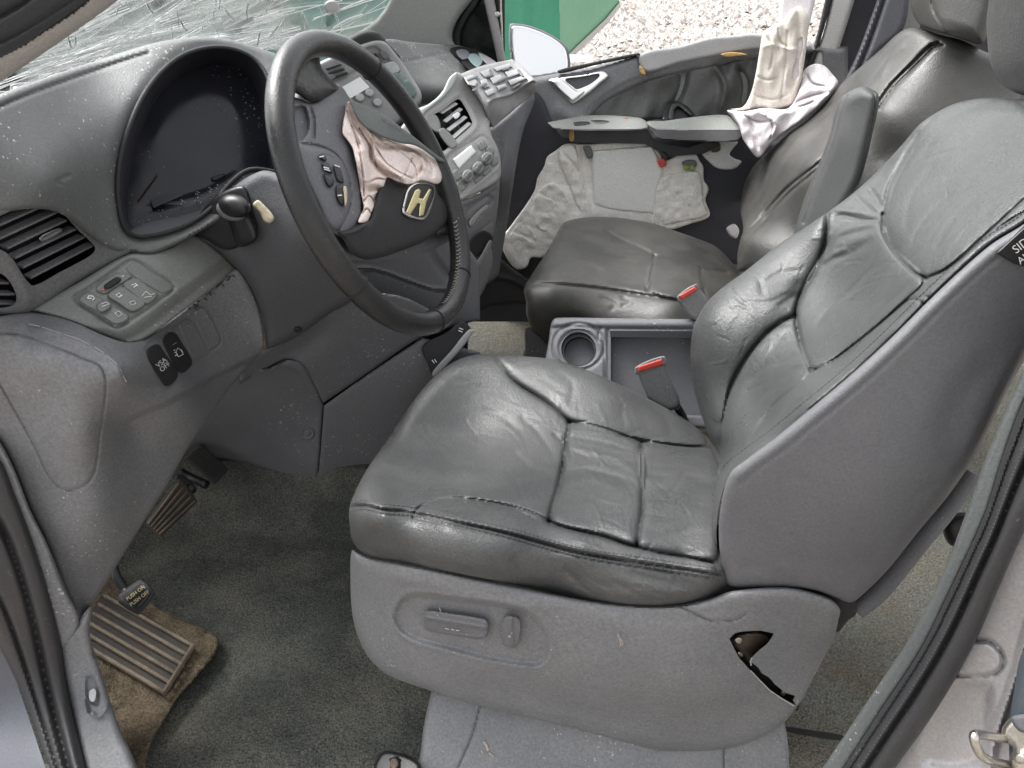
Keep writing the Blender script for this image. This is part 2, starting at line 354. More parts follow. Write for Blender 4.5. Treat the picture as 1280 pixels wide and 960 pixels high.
def tube(name, pts, rad, m, parent=None, seg=12, closed=False, sub=8, cap=True, flat=1.0):
    pts = [np.array(p, float) for p in pts]; k = len(pts)
    if sub > 1:
        out = []
        for i in (range(k) if closed else range(k-1)):
            p0 = pts[i-1] if (closed or i > 0) else pts[i]; p1 = pts[i]; p2 = pts[(i+1) % k]; p3 = pts[(i+2) % k] if (closed or i+2 < k) else p2
            for t in np.arange(sub)/sub: out.append(.5*((2*p1)+(p2-p0)*t+(2*p0-5*p1+4*p2-p3)*t*t+(3*p1-p0-3*p2+p3)*t**3))
        if not closed: out.append(pts[-1])
        pts = out
    n = len(pts); A = np.array(pts); T = np.gradient(A, axis=0) if not closed else np.roll(A, -1, 0)-np.roll(A, 1, 0)
    T /= np.linalg.norm(T, axis=1, keepdims=True)+1e-12
    rr = rad if callable(rad) else (lambda s: rad)
    up = np.array([0, 0, 1.]); up = up if abs(T[0]@up) < .9 else np.array([0, 1., 0]); N_ = np.cross(T[0], up); N_ /= np.linalg.norm(N_)
    V = []; F = []
    for i in range(n):
        N_ = N_-T[i]*(N_@T[i]); N_ /= np.linalg.norm(N_); B = np.cross(T[i], N_); r_ = rr(i/max(1, n-1))
        for j in range(seg):
            a = 2*math.pi*j/seg; V.append(A[i]+r_*(math.cos(a)*N_+flat*math.sin(a)*B))
    for i in range(n if closed else n-1):
        i2 = (i+1) % n
        for j in range(seg): j2 = (j+1) % seg; F.append([i*seg+j, i*seg+j2, i2*seg+j2, i2*seg+j])
    if cap and not closed: F.append([j for j in range(seg)][::-1]); F.append([(n-1)*seg+j for j in range(seg)])
    return mesh_obj(name, V, F, m, parent)
def bar(name, a, b, up, w, h, m, parent=None, bev=.25):
    """bevelled bar from a to b; w along cross direction, h along 'up'"""
    a, b, up = (np.array(v, float) for v in (a, b, up)); d = b-a; d /= np.linalg.norm(d); s = np.cross(d, up); s /= np.linalg.norm(s); u = np.cross(s, d)
    c = min(w, h)*bev; pr = [(-w/2+c, -h/2), (w/2-c, -h/2), (w/2, -h/2+c), (w/2, h/2-c), (w/2-c, h/2), (-w/2+c, h/2), (-w/2, h/2-c), (-w/2, -h/2+c)]
    V = [e+x*s+y*u for e in (a, b) for x, y in pr]; F = [[i, (i+1) % 8, 8+(i+1) % 8, 8+i] for i in range(8)]+[list(range(8))[::-1], list(range(8, 16))]
    return mesh_obj(name, V, F, m, parent, shade=False)
def loft(name, pa, da, pb, db, m, parent=None, n=6, offa=0, offb=0, curve=0):
    """wall between two outlines at two depths"""
    A = smooth(pa); B = smooth(pb)
    def rs(p, k=120):
        c = np.r_[p, p[:1]]; s = np.r_[0, np.cumsum(np.linalg.norm(np.diff(c, axis=0), axis=1))]; u = np.arange(k)/k*s[-1]
        return np.c_[np.interp(u, s, c[:, 0]), np.interp(u, s, c[:, 1])]
    A = rs(A); B = rs(B); k = ((B-A[0])**2).sum(1).argmin(); B = np.roll(B, -k, 0)
    a3 = CAM+(da(A[:, 0], A[:, 1])+offa)[:, None]*ray(A[:, 0], A[:, 1]); b3 = CAM+(db(B[:, 0], B[:, 1])+offb)[:, None]*ray(B[:, 0], B[:, 1])
    V = []; F = []; K = len(A)
    for i in range(n+1):
        f = i/n; V += list(a3*(1-f)+b3*f)
    for i in range(n):
        for j in range(K): j2 = (j+1) % K; F.append([i*K+j, i*K+j2, (i+1)*K+j2, (i+1)*K+j])
    return mesh_obj(name, V, F, m, parent)
def ell(cx, cy, a, b, ang=0, n=12):
    c, s = math.cos(math.radians(ang)), math.sin(math.radians(ang))
    return [(cx+a*math.cos(t)*c-b*math.sin(t)*s, cy+a*math.cos(t)*s+b*math.sin(t)*c) for t in np.arange(n)*2*math.pi/n]
def z3(x0, y0, k, pts): return [(x0+p[0]*k, y0+p[1]*k)+tuple(p[2:]) for p in pts]
def vnoise(x, y, sc, seed=0):
    """cheap smooth value noise for cloth folds"""
    r = np.random.default_rng(seed); g = r.random((64, 64)); X = x/sc; Y = y/sc
    xi = np.floor(X).astype(int); yi = np.floor(Y).astype(int); fx = X-xi; fy = Y-yi; fx = fx*fx*(3-2*fx); fy = fy*fy*(3-2*fy)
    G = lambda a, b: g[a % 64, b % 64]
    return (G(xi, yi)*(1-fx)+G(xi+1, yi)*fx)*(1-fy)+(G(xi, yi+1)*(1-fx)+G(xi+1, yi+1)*fx)*fy

# ================================================================== the setting
def grid_mesh(name, xs, ys, zf, m, kind='structure'):
    X, Y = np.meshgrid(xs, ys); Z = zf(X, Y); V = np.c_[X.ravel(), Y.ravel(), Z.ravel()]; nx, ny = len(xs), len(ys)
    ids = np.arange(nx*ny).reshape(ny, nx); F = np.stack([ids[:-1, :-1], ids[:-1, 1:], ids[1:, 1:], ids[1:, :-1]], -1).reshape(-1, 4)
    return tag(mesh_obj(name, V, F, m), kind=kind)
def gz(x, y):
    b = np.interp(y, [-200, 3.0, 7.5, 14, 22, 60, 200], [-.42, -.42, -.02, .36, .52, .8, 1.2])
    return b+.05*(vnoise(x+300, y+300, 1.3, 3)-.5)
gxs = np.r_[np.linspace(-200, -16, 12), np.linspace(-15, 12, 110), np.linspace(13, 200, 12)]
gys = np.r_[np.linspace(-200, 2, 12), np.linspace(2.3, 24, 90), np.linspace(26, 200, 12)]
grid_mesh('ground', gxs, gys, gz, M_EARTH)
grid_mesh('grass_verge', np.linspace(-40, 40, 60), np.linspace(14.5, 40, 20), lambda x, y: gz(x, y)+.04+.05*vnoise(x+90, y, .9, 5), M_DIRT)
# pale ballast stones, one mass
def stones():
    ico = [(-1, 0, .0), (0, -1, .1), (1, 0, -.1), (0, 1, 0), (.1, .1, .9), (0, 0, -.9)]
    fc = [[0, 1, 4], [1, 2, 4], [2, 3, 4], [3, 0, 4], [1, 0, 5], [2, 1, 5], [3, 2, 5], [0, 3, 5]]
    n = 17000; x = np.where(RNG.random(n) < .62, RNG.uniform(-2.2, 3.6, n), RNG.uniform(-14, -2, n)); y = 4+10.5*RNG.random(n)**1.15
    s = RNG.uniform(.026, .078, n)*(1+.05*(y-4)); z = gz(x, y)+s*.25; a = RNG.random((n, 3))*6.28
    B = np.array(ico); V = np.zeros((n, 6, 3)); j = RNG.uniform(.6, 1.3, (n, 6, 1))
    ca, sa = np.cos(a[:, 0]), np.sin(a[:, 0]); P0 = B[None]*j
    V[:, :, 0] = P0[:, :, 0]*ca[:, None]-P0[:, :, 1]*sa[:, None]; V[:, :, 1] = P0[:, :, 0]*sa[:, None]+P0[:, :, 1]*ca[:, None]; V[:, :, 2] = P0[:, :, 2]*.7
    V = V*s[:, None, None]+np.stack([x, y, z], -1)[:, None]
    F = (np.array(fc)[None]+6*np.arange(n)[:, None, None]).reshape(-1, 3)
    o = mesh_obj('gravel', V.reshape(-1, 3), F, M_STONE, shade=False); return tag(o, 'pale crushed stone ballast covering the ground outside', kind='stuff')
stones()
# skip container outside
cont = thing('skip_container', 'big green steel container standing on the stones beyond the broken windscreen', 'container')
cdep = Dep([(300, 30, 6.0), (700, 30, 5.6), (500, 80, 5.75)])
cdep2 = Dep([(697, 30, 5.6), (773, 30, 6.6), (730, 80, 6.1)])
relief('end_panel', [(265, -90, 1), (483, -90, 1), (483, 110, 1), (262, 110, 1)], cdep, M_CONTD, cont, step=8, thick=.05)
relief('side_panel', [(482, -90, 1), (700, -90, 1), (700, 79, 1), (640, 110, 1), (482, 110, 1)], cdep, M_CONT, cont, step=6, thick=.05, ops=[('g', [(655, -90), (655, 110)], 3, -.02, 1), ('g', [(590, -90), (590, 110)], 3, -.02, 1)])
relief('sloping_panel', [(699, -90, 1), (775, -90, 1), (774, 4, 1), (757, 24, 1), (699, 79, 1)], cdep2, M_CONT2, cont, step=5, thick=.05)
relief('bottom_rail', [(699, 79, 1), (757, 24, 1), (775, 2, 1), (776, 8, 1), (760, 29, 1), (701, 86, 1)], cdep2, M_TAUPE, cont, step=2, thick=.08, off=-.02)
bl = P(300, 112, 6.0); relief('vertical_rib', [(395, -90, 1), (408, -90, 1), (408, 110, 1), (395, 110, 1)], cdep, M_CONTD, cont, step=6, thick=.08, off=-.06)
tr = relief('tarpaulin_scrap', [(700, 70), (722, 68), (742, 71), (738, 76), (712, 77), (700, 76)], Dep([(700, 70, 5.2), (742, 70, 5.4), (720, 77, 5.1)]), mat('blue_sheet', (.5, .58, .75), .5), step=1.5, thick=.02)
tag(tr, 'small pale blue plastic scrap lying on the stones behind the mirror', 'plastic scrap')

# floor of the car: carpet with toe board
def fz(x, y):
    toe = np.clip(-1.12-x, 0, 1)*1.5
    tn = np.clip((y-.44)/.10, 0, 1); tn = tn*tn*(3-2*tn)*np.clip((1.02-y)/.1, 0, 1)*np.clip((-.30-x)/.15, 0, 1)*.14
    h = -.12+tn+toe+.012*(vnoise(x*3+50, y*3+50, .35, 8)-.5)+.006*(vnoise(x+9, y+9, .05, 2)-.5)
    return h-.012
grid_mesh('floor', np.linspace(-1.6, .235, 240), np.linspace(-.12, .66, 120), fz, M_CARP)
grid_mesh('floor', np.linspace(-1.4, .33, 160), np.linspace(.6605, 1.45, 60), fz, M_CARP2)
tag(relief('footwell_carpet', [(575, 392, 1), (700, 392, 1), (700, 470, 1), (575, 470, 1)], Dep([(590, 400, .02), (690, 400, .02), (620, 440, -.02)], 'z'), M_CARP3, step=3, thick=.02, ops=[('f', lambda x, y: .004*vnoise(x, y, 6, 3))]), kind='structure')
grid_mesh('floor', np.linspace(.2355, 1.6, 140), np.linspace(-.13, 1.45, 110), lambda x, y: fz(x, y)+.006, M_CARP3)
tag(relief('carpet_joint', [(978, 908), (1010, 912), (1056, 920), (1056, 926), (1010, 920), (978, 913)], Dep([(980, 910, -.104), (1050, 920, -.104), (1010, 930, -.104)], 'z'), M_GAP, step=2, thick=.005), kind='structure')

def wall_box(name, x0, x1, y0, y1, z0, z1, m):
    V = [(x, y, z) for x in (x0, x1) for y in (y0, y1) for z in (z0, z1)]
    return tag(mesh_obj(name, V, [[0, 1, 3, 2], [4, 6, 7, 5], [0, 4, 5, 1], [2, 3, 7, 6], [0, 2, 6, 4], [1, 5, 7, 3]], m, shade=False), kind='structure')
wall_box('firewall', -1.56, -1.50, -.06, 1.5, -.2, .78, M_CARP)  # added to keep the back of the footwell dark
wall_box('light_stop_shelf', -1.56, -.92, .30, 1.45, .70, .74, M_DARK)  # unseen slab added between dash and firewall to stop light
# ------------------------------------------------------------------ windscreen
wd = Dep([(0, 100, .75), (250, 30, 1.05), (480, 20, 1.33), (0, -60, .55), (450, -60, 1.2)])
wsx = [( -40, 140, 1), (-40, -80, 1), (560, -80, 1), (470, 62), (400, 66), (250, 60), (120, 90), (0, 128)]
wind = thing('windscreen', 'cracked windscreen with white fracture lines above the dashboard', 'windscreen')
relief('pane', wsx, wd, M_GLASS, wind, step=12, thick=.004)
cr = []
r_ = random.Random(5)
for i in range(58):
    x0 = r_.uniform(-60, 60); y0 = r_.uniform(85, 135); L = r_.uniform(90, 480); an = math.radians(r_.choice([r_.uniform(12, 30), r_.uniform(10, 45)]))
    pts = []; x, y = x0, y0
    if i > 26: x = r_.uniform(80, 430); y = r_.uniform(15, 70); L = r_.uniform(40, 200)
    for k in range(9):
        pts.append((x, y)); an += r_.uniform(-.07, .05); x += L/9*math.cos(an); y -= L/9*math.sin(an)
    cr.append(pts)
for i in range(50):
    x = r_.uniform(20, 480); y = r_.uniform(-5, 60); a_ = r_.uniform(.9, 2.4); L = r_.uniform(6, 26)
    cr.append([(x, y), (x+L*.5*math.cos(a_)+r_.uniform(-2, 2), y-L*.5*math.sin(a_)), (x+L*math.cos(a_), y-L*math.sin(a_))])
o = strokes('crack', cr, [r_.choice([.7, 1, 1.3, 1.9]) for _ in cr], wd, M_WHT, wind, off=-.003); o['kind'] = 'stuff'
relief('mirror_mount', ell(415, 8, 10, 8), wd, M_WHT, wind, step=1.5, thick=.01, r=.006, off=-.008)

# ------------------------------------------------------------------ pillars and door frame (setting)
pd = Dep([(0, 80, -.02), (150, 0, .02), (-40, -40, -.1), (-40, 120, -.02)])
def struct(*a, **k):
    return tag(relief(*a, **k), kind='structure')
struct('pillar_trim', [(-60, 140, 1), (-60, 80, 1), (0, 68), (60, 33), (112, -5), (130, -40, 1), (195, -40, 1), (152, -3), (80, 49), (0, 103), (-30, 122)], pd, M_TAUPE, step=3, thick=.03, r=.01)
struct('pillar_seal', [(-60, 85, 1), (-60, 20, 1), (0, -30), (40, -60), (170, -60, 1), (112, -3), (60, 35), (0, 72)], pd, mat('cool_seal', (.075, .08, .092), .5, GRAIN), step=2, thick=.03, r=.012, off=-.02, ops=[('g', [(-60, 45), (20, 8), (90, -50)], 4, .008, 1), ('g', [(-60, 70), (0, 52), (70, 12), (130, -30)], 3, .006, 1)])
# far pillar
fp = Dep([(440, 55, 1.25), (500, 0, 1.3), (590, 0, 1.42), (570, 60, 1.40), (500, 60, 1.3)])
struct('far_pillar_trim', [(395, 68, 1), (440, 45), (474, 20), (505, -30), (640, -200, 1), (760, -200, 1), (620, -40), (588, 3), (576, 18), (567, 34), (565, 48), (572, 62, 1), (530, 68), (470, 62)], fp, M_TRIM, step=3, r=.02, rd=.015, thick=.04)
qd = Dep([(560, 30, 1.46), (640, 0, 1.46), (630, 80, 1.46)])
qw = thing('quarter_window', 'small dark triangular side window behind the far windscreen pillar', 'window')
relief('pane', [(560, -30, 1), (600, -200, 1), (640, -200, 1), (622, 78, 1), (600, 72), (560, 60, 1)], qd, M_WIN, qw, step=5, thick=.005)
relief('window_seal', [(600, -30, 1), (590, -2), (577, 18), (568, 36), (567, 62), (574, 64), (576, 40), (586, 20), (597, 4), (608, -30, 1)], qd, M_BLKM, qw, step=1.5, r=.004, thick=.02, off=-.02)
relief('frame_bar', [(598, -30), (560, -200, 1), (574, -200, 1), (612, -30), (634, 84, 1), (622, 76, 1)], qd, mat('bar_grey', (.33, .31, .31), .5), qw, step=2, r=.006, thick=.03, off=-.035)
relief('window_channel', [(612, -30, 1), (631, -30, 1), (631, 84, 1), (633, 82, 1)], qd, M_BLKM, qw, step=2, r=.004, thick=.02, off=-.02)
relief('channel_strip', [(622, -30, 1), (626, -30, 1), (630, 78, 1), (627, 78, 1)], qd, M_MET, qw, step=1.5, r=.003, thick=.01, off=-.03)
relief('channel_screw', ell(621, 18, 4, 4), qd, M_MET, qw, step=1, r=.003, thick=.01, off=-.035)
# rear far pillar
bp = Dep([(1020, 77, 1.42), (1060, 0, 1.45), (1040, 80, 1.42)])
struct('rear_pillar_trim', [(1012, 90, 1), (1018, 72), (1030, 38), (1044, -20), (1100, -240, 1), (1135, -240, 1), (1074, -20), (1062, 20), (1042, 82, 1)], bp, M_TAUPE, step=2, r=.012, thick=.04)
struct('rear_pillar_frame', [(1005, 90, 1), (1018, 55), (1036, -20), (1092, -240, 1), (1102, -240, 1), (1046, -20), (1020, 70), (1013, 95, 1)], bp, M_BLKM, step=1.5, r=.006, thick=.04, off=-.004)
struct('rear_cabin_side', [(1030, 130, 1), (1048, 60), (1066, -30), (1120, -240, 1), (1180, -240, 1), (1150, -20, 1), (1500, -20, 1), (1560, 300, 1), (1030, 300, 1)], Dep([(1040, 100, 1.47), (1150, 0, 1.47), (1300, 100, 1.47)]), M_DARK, step=8, thick=.03)
struct('rear_window_frame', [(1128, 42, 1), (1137, -20), (1186, -240, 1), (1200, -240, 1), (1150, -20), (1150, 42, 1)], Dep([(1128, 40, 1.43), (1140, 0, 1.43), (1150, 40, 1.43)]), M_TRIM, step=3, thick=.02)
belt = relief('seat_belt', [(1048, 112, 1), (1066, 80), (1082, 40), (1102, -20), (1150, -240, 1), (1190, -240, 1), (1139, -20), (1129, 36), (1098, 66), (1062, 112, 1)], Dep([(1050, 110, 1.30), (1100, 0, 1.38), (1100, 70, 1.32)]), M_DARK, step=2.5, r=.01, thick=.02, ops=[('g', [(1066, 105), (1088, 50), (1112, -20)], 2.5, .01, 1)])
tag(belt, 'dark seat belt webbing hanging beside the far rear pillar', 'seat belt')

# near door opening: B pillar sill trim, seal, body
sd_ = Dep([(1280, 480, -.05), (1200, 660, -.08), (1100, 880, -.11), (1030, 960, -.12), (1240, 900, -.16), (1290, 700, -.12), (1000, 1000, -.13)])
tin = [(1300, 425), (1280, 462), (1237, 559), (1222, 600), (1206, 645), (1178, 717), (1136, 798), (1085, 875), (1028, 960), (1000, 1000, 1)]
tou = [(1310, 440), (1280, 507), (1256, 572), (1233, 645), (1186, 747), (1152, 815), (1099, 895), (1056, 962), (1030, 1000, 1)]
sou = [(1320, 600), (1280, 666), (1246, 741), (1220, 801), (1172, 885), (1119, 960), (1095, 1000, 1)]
def rsm(p, k=24):
    p = np.array([q[:2] for q in p], float); s = np.r_[0, np.cumsum(np.linalg.norm(np.diff(p, axis=0), axis=1))]; u = np.linspace(0, s[-1], k); return np.c_[np.interp(u, s, p[:, 0]), np.interp(u, s, p[:, 1])]
def mid(a, b, f): return [tuple(v) for v in rsm(a)*(1-f)+rsm(b)*f]
def band(a, b): return a+[p[:2]+(1,) if i == 0 else p for i, p in enumerate(b[::-1])]
tin[0] = (1330, 370, 1); tou[0] = (1340, 385, 1); sou[0] = (1360, 520, 1)
tin.insert(0, (1440, 180, 1)); tou.insert(0, (1455, 190, 1)); sou.insert(0, (1490, 300, 1)); tin[1] = tin[1][:2]; tou[1] = tou[1][:2]; sou[1] = sou[1][:2]
struct('sill_trim', band(tin, tou), sd_, M_TRIMG, step=2.2, r=.005, thick=.05)
struct('door_seal', band([(x-3, y)+tuple(r) for x, y, *r in tou], sou), sd_, M_RUB, step=2.2, r=.016, thick=.06, off=-.022,
       ops=[('g', mid(tou, sou, .42), 4, .010, 1), ('g', mid(tou, sou, .12), 2, .005, 1)])
stitches('seal_ribs', mid(tou, sou, .27), sd_, M_PL, None, dash=1.6, gap=3.1, w=.9, off=-.033)
for o in list(COL.objects):
    if o.name == 'seal_ribs': o['kind'] = 'structure'; 
struct('body_panel', sou[:-1]+[(1119, 960), (1090, 1010, 1), (1480, 1010, 1), (1500, 520, 1)], sd_, M_BODY, step=2.5, thick=.03, off=.012,
       ops=[('p', [(1190, 838), (1199, 812), (1217, 801), (1238, 804), (1252, 818), (1253, 832), (1243, 842), (1215, 846)], 5, .006),
            ('G', [(1150, 838), (1199, 810), (1217, 801), (1238, 804), (1252, 818), (1253, 832), (1243, 842), (1199, 844)], 2.5, .003),
            ('g', [(1300, 740), (1282, 800), (1268, 850), (1254, 890), (1242, 930), (1236, 970)], 5, -.010, 1), ('p', [(1195, 850), (1240, 850), (1248, 870), (1230, 960), (1150, 960), (1160, 900)], 20, -.006)])
struct('rear_door_edge', [(1278, 815), (1300, 800), (1480, 780, 1), (1480, 1000, 1), (1262, 1000, 1), (1262, 900), (1268, 860)], sd_, mat('dark_blue_paint', (.07, .085, .10), .4), step=3, r=.01, thick=.02, off=-.01)  # edge in its own dark bluish colour
st = thing('door_striker', 'bright metal door latch striker loop on the painted body edge', 'striker')
tube('loop', [P(x, y, v) for x, y, v in [(1262, 924, -.17), (1240, 921, -.19), (1221, 918, -.205), (1218, 925, -.21), (1225, 942, -.21), (1238, 951, -.205), (1255, 955, -.19), (1276, 960, -.17)]], .0042, M_MET, st, seg=12, sub=5)
relief('plate', [(1252, 912), (1262, 898), (1276, 892), (1300, 890, 1), (1300, 985, 1), (1270, 970), (1262, 950), (1266, 935), (1256, 925)], sd_, M_MET, st, step=1.5, r=.006, thick=.02, off=-.012)
relief('bolt_head', ell(1275, 948, 9, 7, 20), sd_, M_MET, st, step=1.2, r=.004, thick=.02, off=-.02)
relief('dark_cap', [(1264, 897), (1276, 893), (1300, 892, 1), (1300, 915, 1), (1278, 916), (1268, 908)], sd_, M_PLD, st, step=1.5, r=.004, thick=.02, off=-.022)

# lower left: hinge pillar seal, kick panel
ld = Dep([(0, 560, -.02), (100, 780, -.05), (60, 960, -.19), (0, 900, -.14), (140, 900, -.11), (170, 980, -.18), (60, 750, -.06)])
struct('hinge_pillar_seal', [(-40, 540, 1), (0, 572), (20, 618), (43, 680), (64, 748), (78, 810), (82, 845), (92, 895), (108, 962), (116, 1000, 1), (80, 1000, 1), (60, 955), (36, 890), (10, 830), (-40, 740, 1)], ld, M_RUB, step=2.5, r=.02, thick=.05, off=-.02,
       ops=[('g', [(-30, 610), (5, 665), (35, 750), (60, 860), (88, 970)], 5, .012, 1), ('g', [(-40, 680), (5, 760), (40, 860), (78, 980)], 3, .008, 1)])
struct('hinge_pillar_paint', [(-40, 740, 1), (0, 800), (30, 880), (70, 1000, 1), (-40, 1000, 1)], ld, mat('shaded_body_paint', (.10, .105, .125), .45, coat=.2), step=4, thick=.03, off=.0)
struct('hinge_pillar_trim', [(-30, 500, 1), (0, 552), (18, 587), (38, 638), (58, 678), (80, 734), (99, 778), (78, 812), (70, 790), (40, 690), (12, 620), (-30, 550, 1)], ld, M_PL, step=2, r=.008, thick=.03, off=-.006)
kp = thing('kick_panel', 'grey plastic kick panel with bonnet release below the near dashboard end', 'trim panel')
relief('panel', [(74, 806), (97, 777), (114, 758), (112, 790), (118, 815), (127, 842), (140, 882), (152, 915), (166, 945), (185, 1000, 1), (112, 1000, 1), (104, 955), (90, 895), (79, 845)], ld, M_PL, kp, step=1.8, r=.014, thick=.06, off=-.004,
       ops=[('g', [(76, 806), (99, 780)], 1.6, .005, 1), ('p', [(107, 845), (118, 845), (126, 868), (124, 885), (112, 880), (106, 868)], 5, -.006), ('g', [(112, 890), (124, 896), (136, 880)], 3, -.006)])
relief('latch_button', [(112, 864), (118, 861), (120, 868), (117, 877), (112, 875)], ld, M_MARK, kp, step=.8, thick=.004, off=-.008)
relief('latch_slot', [(106, 873), (109, 876), (112, 890), (109, 891)], ld, M_BLK, kp, step=.8, thick=.003, off=-.008)
relief('clip', [(116, 815), (120, 818), (120, 824), (116, 822)], ld, M_BLK, kp, step=.8, thick=.003, off=-.008)

# ================================================================== dashboard
dash = thing('dashboard', 'grey car dashboard with silver switch panel, slatted vent and dark instrument cover', 'dashboard')
# --- top pad and cluster hood
hole = [(152, 274), (147, 235), (152, 190), (168, 142), (190, 103), (220, 74), (252, 61), (286, 60), (316, 72), (334, 96), (345, 140), (348, 215, 1), (312, 212), (285, 232), (262, 262), (225, 285), (178, 296), (160, 290)]
td = Dep([(0, 125, .12), (0, 250, .03), (60, 225, .09), (120, 80, .38), (205, 52, .50), (290, 50, .60), (345, 80, .62), (75, 150, .20), (130, 230, .22), (140, 290, .20), (165, 310, .22), (240, 300, .28), (345, 230, .42), (180, 120, .36), (345, 160, .5)])
relief('top_pad', [(-60, 150, 1), (-20, 128), (0, 118), (60, 96), (120, 76), (170, 60), (205, 51), (250, 46), (290, 50), (330, 62), (380, 85), (400, 140), (370, 220), (340, 245), (300, 262), (240, 295), (215, 308), (188, 318), (168, 315), (140, 312), (60, 262), (-60, 280, 1)], td, M_DASH, dash, step=2.5, r=.008, thick=.012, holes=[hole],
       ops=[('f', lambda x, y: .010*np.exp(-((segdist(np.c_[x, y], smooth(hole, True, 4), True)[0])/9.)**2)), ('g', [(-60, 165), (0, 133), (60, 109), (130, 84), (185, 66)], 2.2, .006, 1), ('g', [(80, 232), (72, 227), (90, 218)], 2, .004)])
clu = [(165, 270), (165, 225), (178, 170), (200, 125), (230, 96), (262, 84), (292, 88), (312, 105), (325, 150), (335, 215, 1), (300, 215), (280, 235), (250, 262), (215, 280), (180, 285)]
cd_ = Dep([(160, 280, .36), (260, 80, .62), (330, 200, .58), (240, 280, .42), (200, 150, .5)])
relief('instrument_cover', [(x+(x-250)*.10, y+(y-190)*.10)+tuple(r) for x, y, *r in clu], cd_, M_GLOSS, dash, step=3, thick=.01, ops=[('g', [(178, 262), (250, 245), (303, 215)], 5, .004)])
loft('hood_wall', hole, lambda x, y: td(x, y)+.006, [(x+(x-250)*.05, y+(y-190)*.05)+tuple(r) for x, y, *r in clu], cd_, M_DARK, dash, n=5)
hp = smooth(hole, True, 4); tt = td(hp[:, 0], hp[:, 1])+.004
tube('hood_lip', list(CAM+tt[:, None]*ray(hp[:, 0], hp[:, 1])), .0035, M_BLKM, dash, seg=8, closed=True, sub=1)
relief('cluster_shelf', [(160, 292), (178, 280), (250, 262), (300, 225), (345, 212), (345, 228), (290, 248), (240, 280), (190, 298)], Dep([(165, 290, .27), (345, 215, .47), (240, 290, .32), (240, 265, .40)]), M_PLD, dash, step=2, r=.004, thick=.01)
strokes('needle', [[(172, 250), (184, 234), (197, 216)]], 1.6, cd_, mat('needle_red', (.12, .07, .06), .5), dash, off=-.006)
relief('display_patch', [(188, 249, 1), (226, 235, 1), (229, 244, 1), (192, 260, 1)], cd_, mat('dull_screen', (.045, .047, .05), .5), dash, step=2, thick=.003, off=-.0035)
relief('reset_stub', [(264, 222), (280, 217), (282, 220), (268, 227)], cd_, M_DARK, dash, step=1.2, r=.004, thick=.01, off=-.006)

dl = []; rq = random.Random(9)
for i in range(36):
    u = rq.random(); x = 172+u*128; y = 286-u*58+rq.uniform(-9, 7)-4*math.sin(u*3.1); dl.append([(x, y), (x+rq.uniform(.8, 2.2), y+rq.uniform(-1, 1))])
o = strokes('dust_crumbs', dl, [rq.uniform(.7, 1.6) for _ in dl], lambda x, y: td(x, y)*0+np.minimum(cd_(x, y), 9), mat('crumb', (.42, .42, .38), .8), dash, off=-.010); o['kind'] = 'stuff'
# --- left vent
vd = Dep([(0, 260, .035), (60, 228, .10), (0, 393, .02), (128, 292, .20), (168, 312, .23), (45, 386, .07), (110, 320, .17)])
vop = [(-40, 292, 1), (0, 270), (30, 257), (47, 249), (60, 251), (78, 266), (98, 288), (114, 303), (119, 311), (112, 320), (75, 340), (42, 357), (33, 350), (8, 316), (-40, 300, 1)]
relief('vent_surround', [(-60, 290, 1), (0, 258), (58, 228), (72, 231), (84, 246), (108, 268), (131, 291), (150, 303), (168, 309), (160, 318), (105, 350), (48, 385), (30, 392), (0, 394), (-60, 396, 1)], vd, M_PL, dash, step=1.8, r=.010, thick=.03, off=-.012, holes=[vop, [(-60, 345, 1), (-12, 340), (6, 345), (20, 368), (18, 380), (0, 385), (-60, 386, 1)]],
       ops=[('g', [(85, 254), (100, 266), (118, 282), (126, 293)], 2.2, .010, 1), ('g', [(-60, 293), (0, 318), (20, 340), (38, 372)], 7, -.006, 1)])
relief('vent_cavity', [(-60, 250, 1), (60, 240, 1), (135, 310, 1), (60, 395, 1), (-60, 395, 1)], vd, M_BLK, dash, step=6, thick=.01, off=.045)
loft('vent_wall', vop, lambda x, y: vd(x, y)-.008, vop, vd, M_BLKM, dash, n=2, offb=.045)
def D3(dep, x, y, off=0): return CAM+(float(dep(np.array([x]), np.array([y]))[0])+off)*ray(x, y)
for (x0, y0), (x1, y1) in [((-8, 281), (55, 253)), ((-6, 297), (66, 264)), ((4, 309), (78, 274)), ((14, 321), (90, 285)), ((24, 333), (101, 295)), ((34, 346), (113, 305))]:
    a = D3(vd, x0, y0, .006); b = D3(vd, x1, y1, .006); bar('vent_slat', a, b, np.array([.35, 0, 1]), .012, .0032, M_PL, dash)
for (x0, y0), (x1, y1) in [((-40, 352), (6, 352)), ((-40, 366), (14, 366)), ((-40, 378), (18, 378))]:
    bar('vent_slat', D3(vd, x0, y0, .004), D3(vd, x1, y1, .004), np.array([.35, 0, 1]), .012, .0032, M_PL, dash)
relief('vent_tab', [(48, 299), (52, 293), (74, 284), (79, 286), (77, 291), (54, 303)], vd, M_CHR, dash, step=1, r=.004, thick=.012, off=-.004)
relief('vent_dial', [(86, 253), (92, 255), (124, 288), (126, 293), (121, 291), (90, 262)], vd, M_BLK, dash, step=1.2, r=.002, thick=.008, off=-.006)
for x, y in [(80, 248), (131, 302)]: relief('vent_mark', ell(x, y, 3.4, 2.8, 20, 8), vd, M_WHT, dash, step=.8, thick=.002, off=-.016)

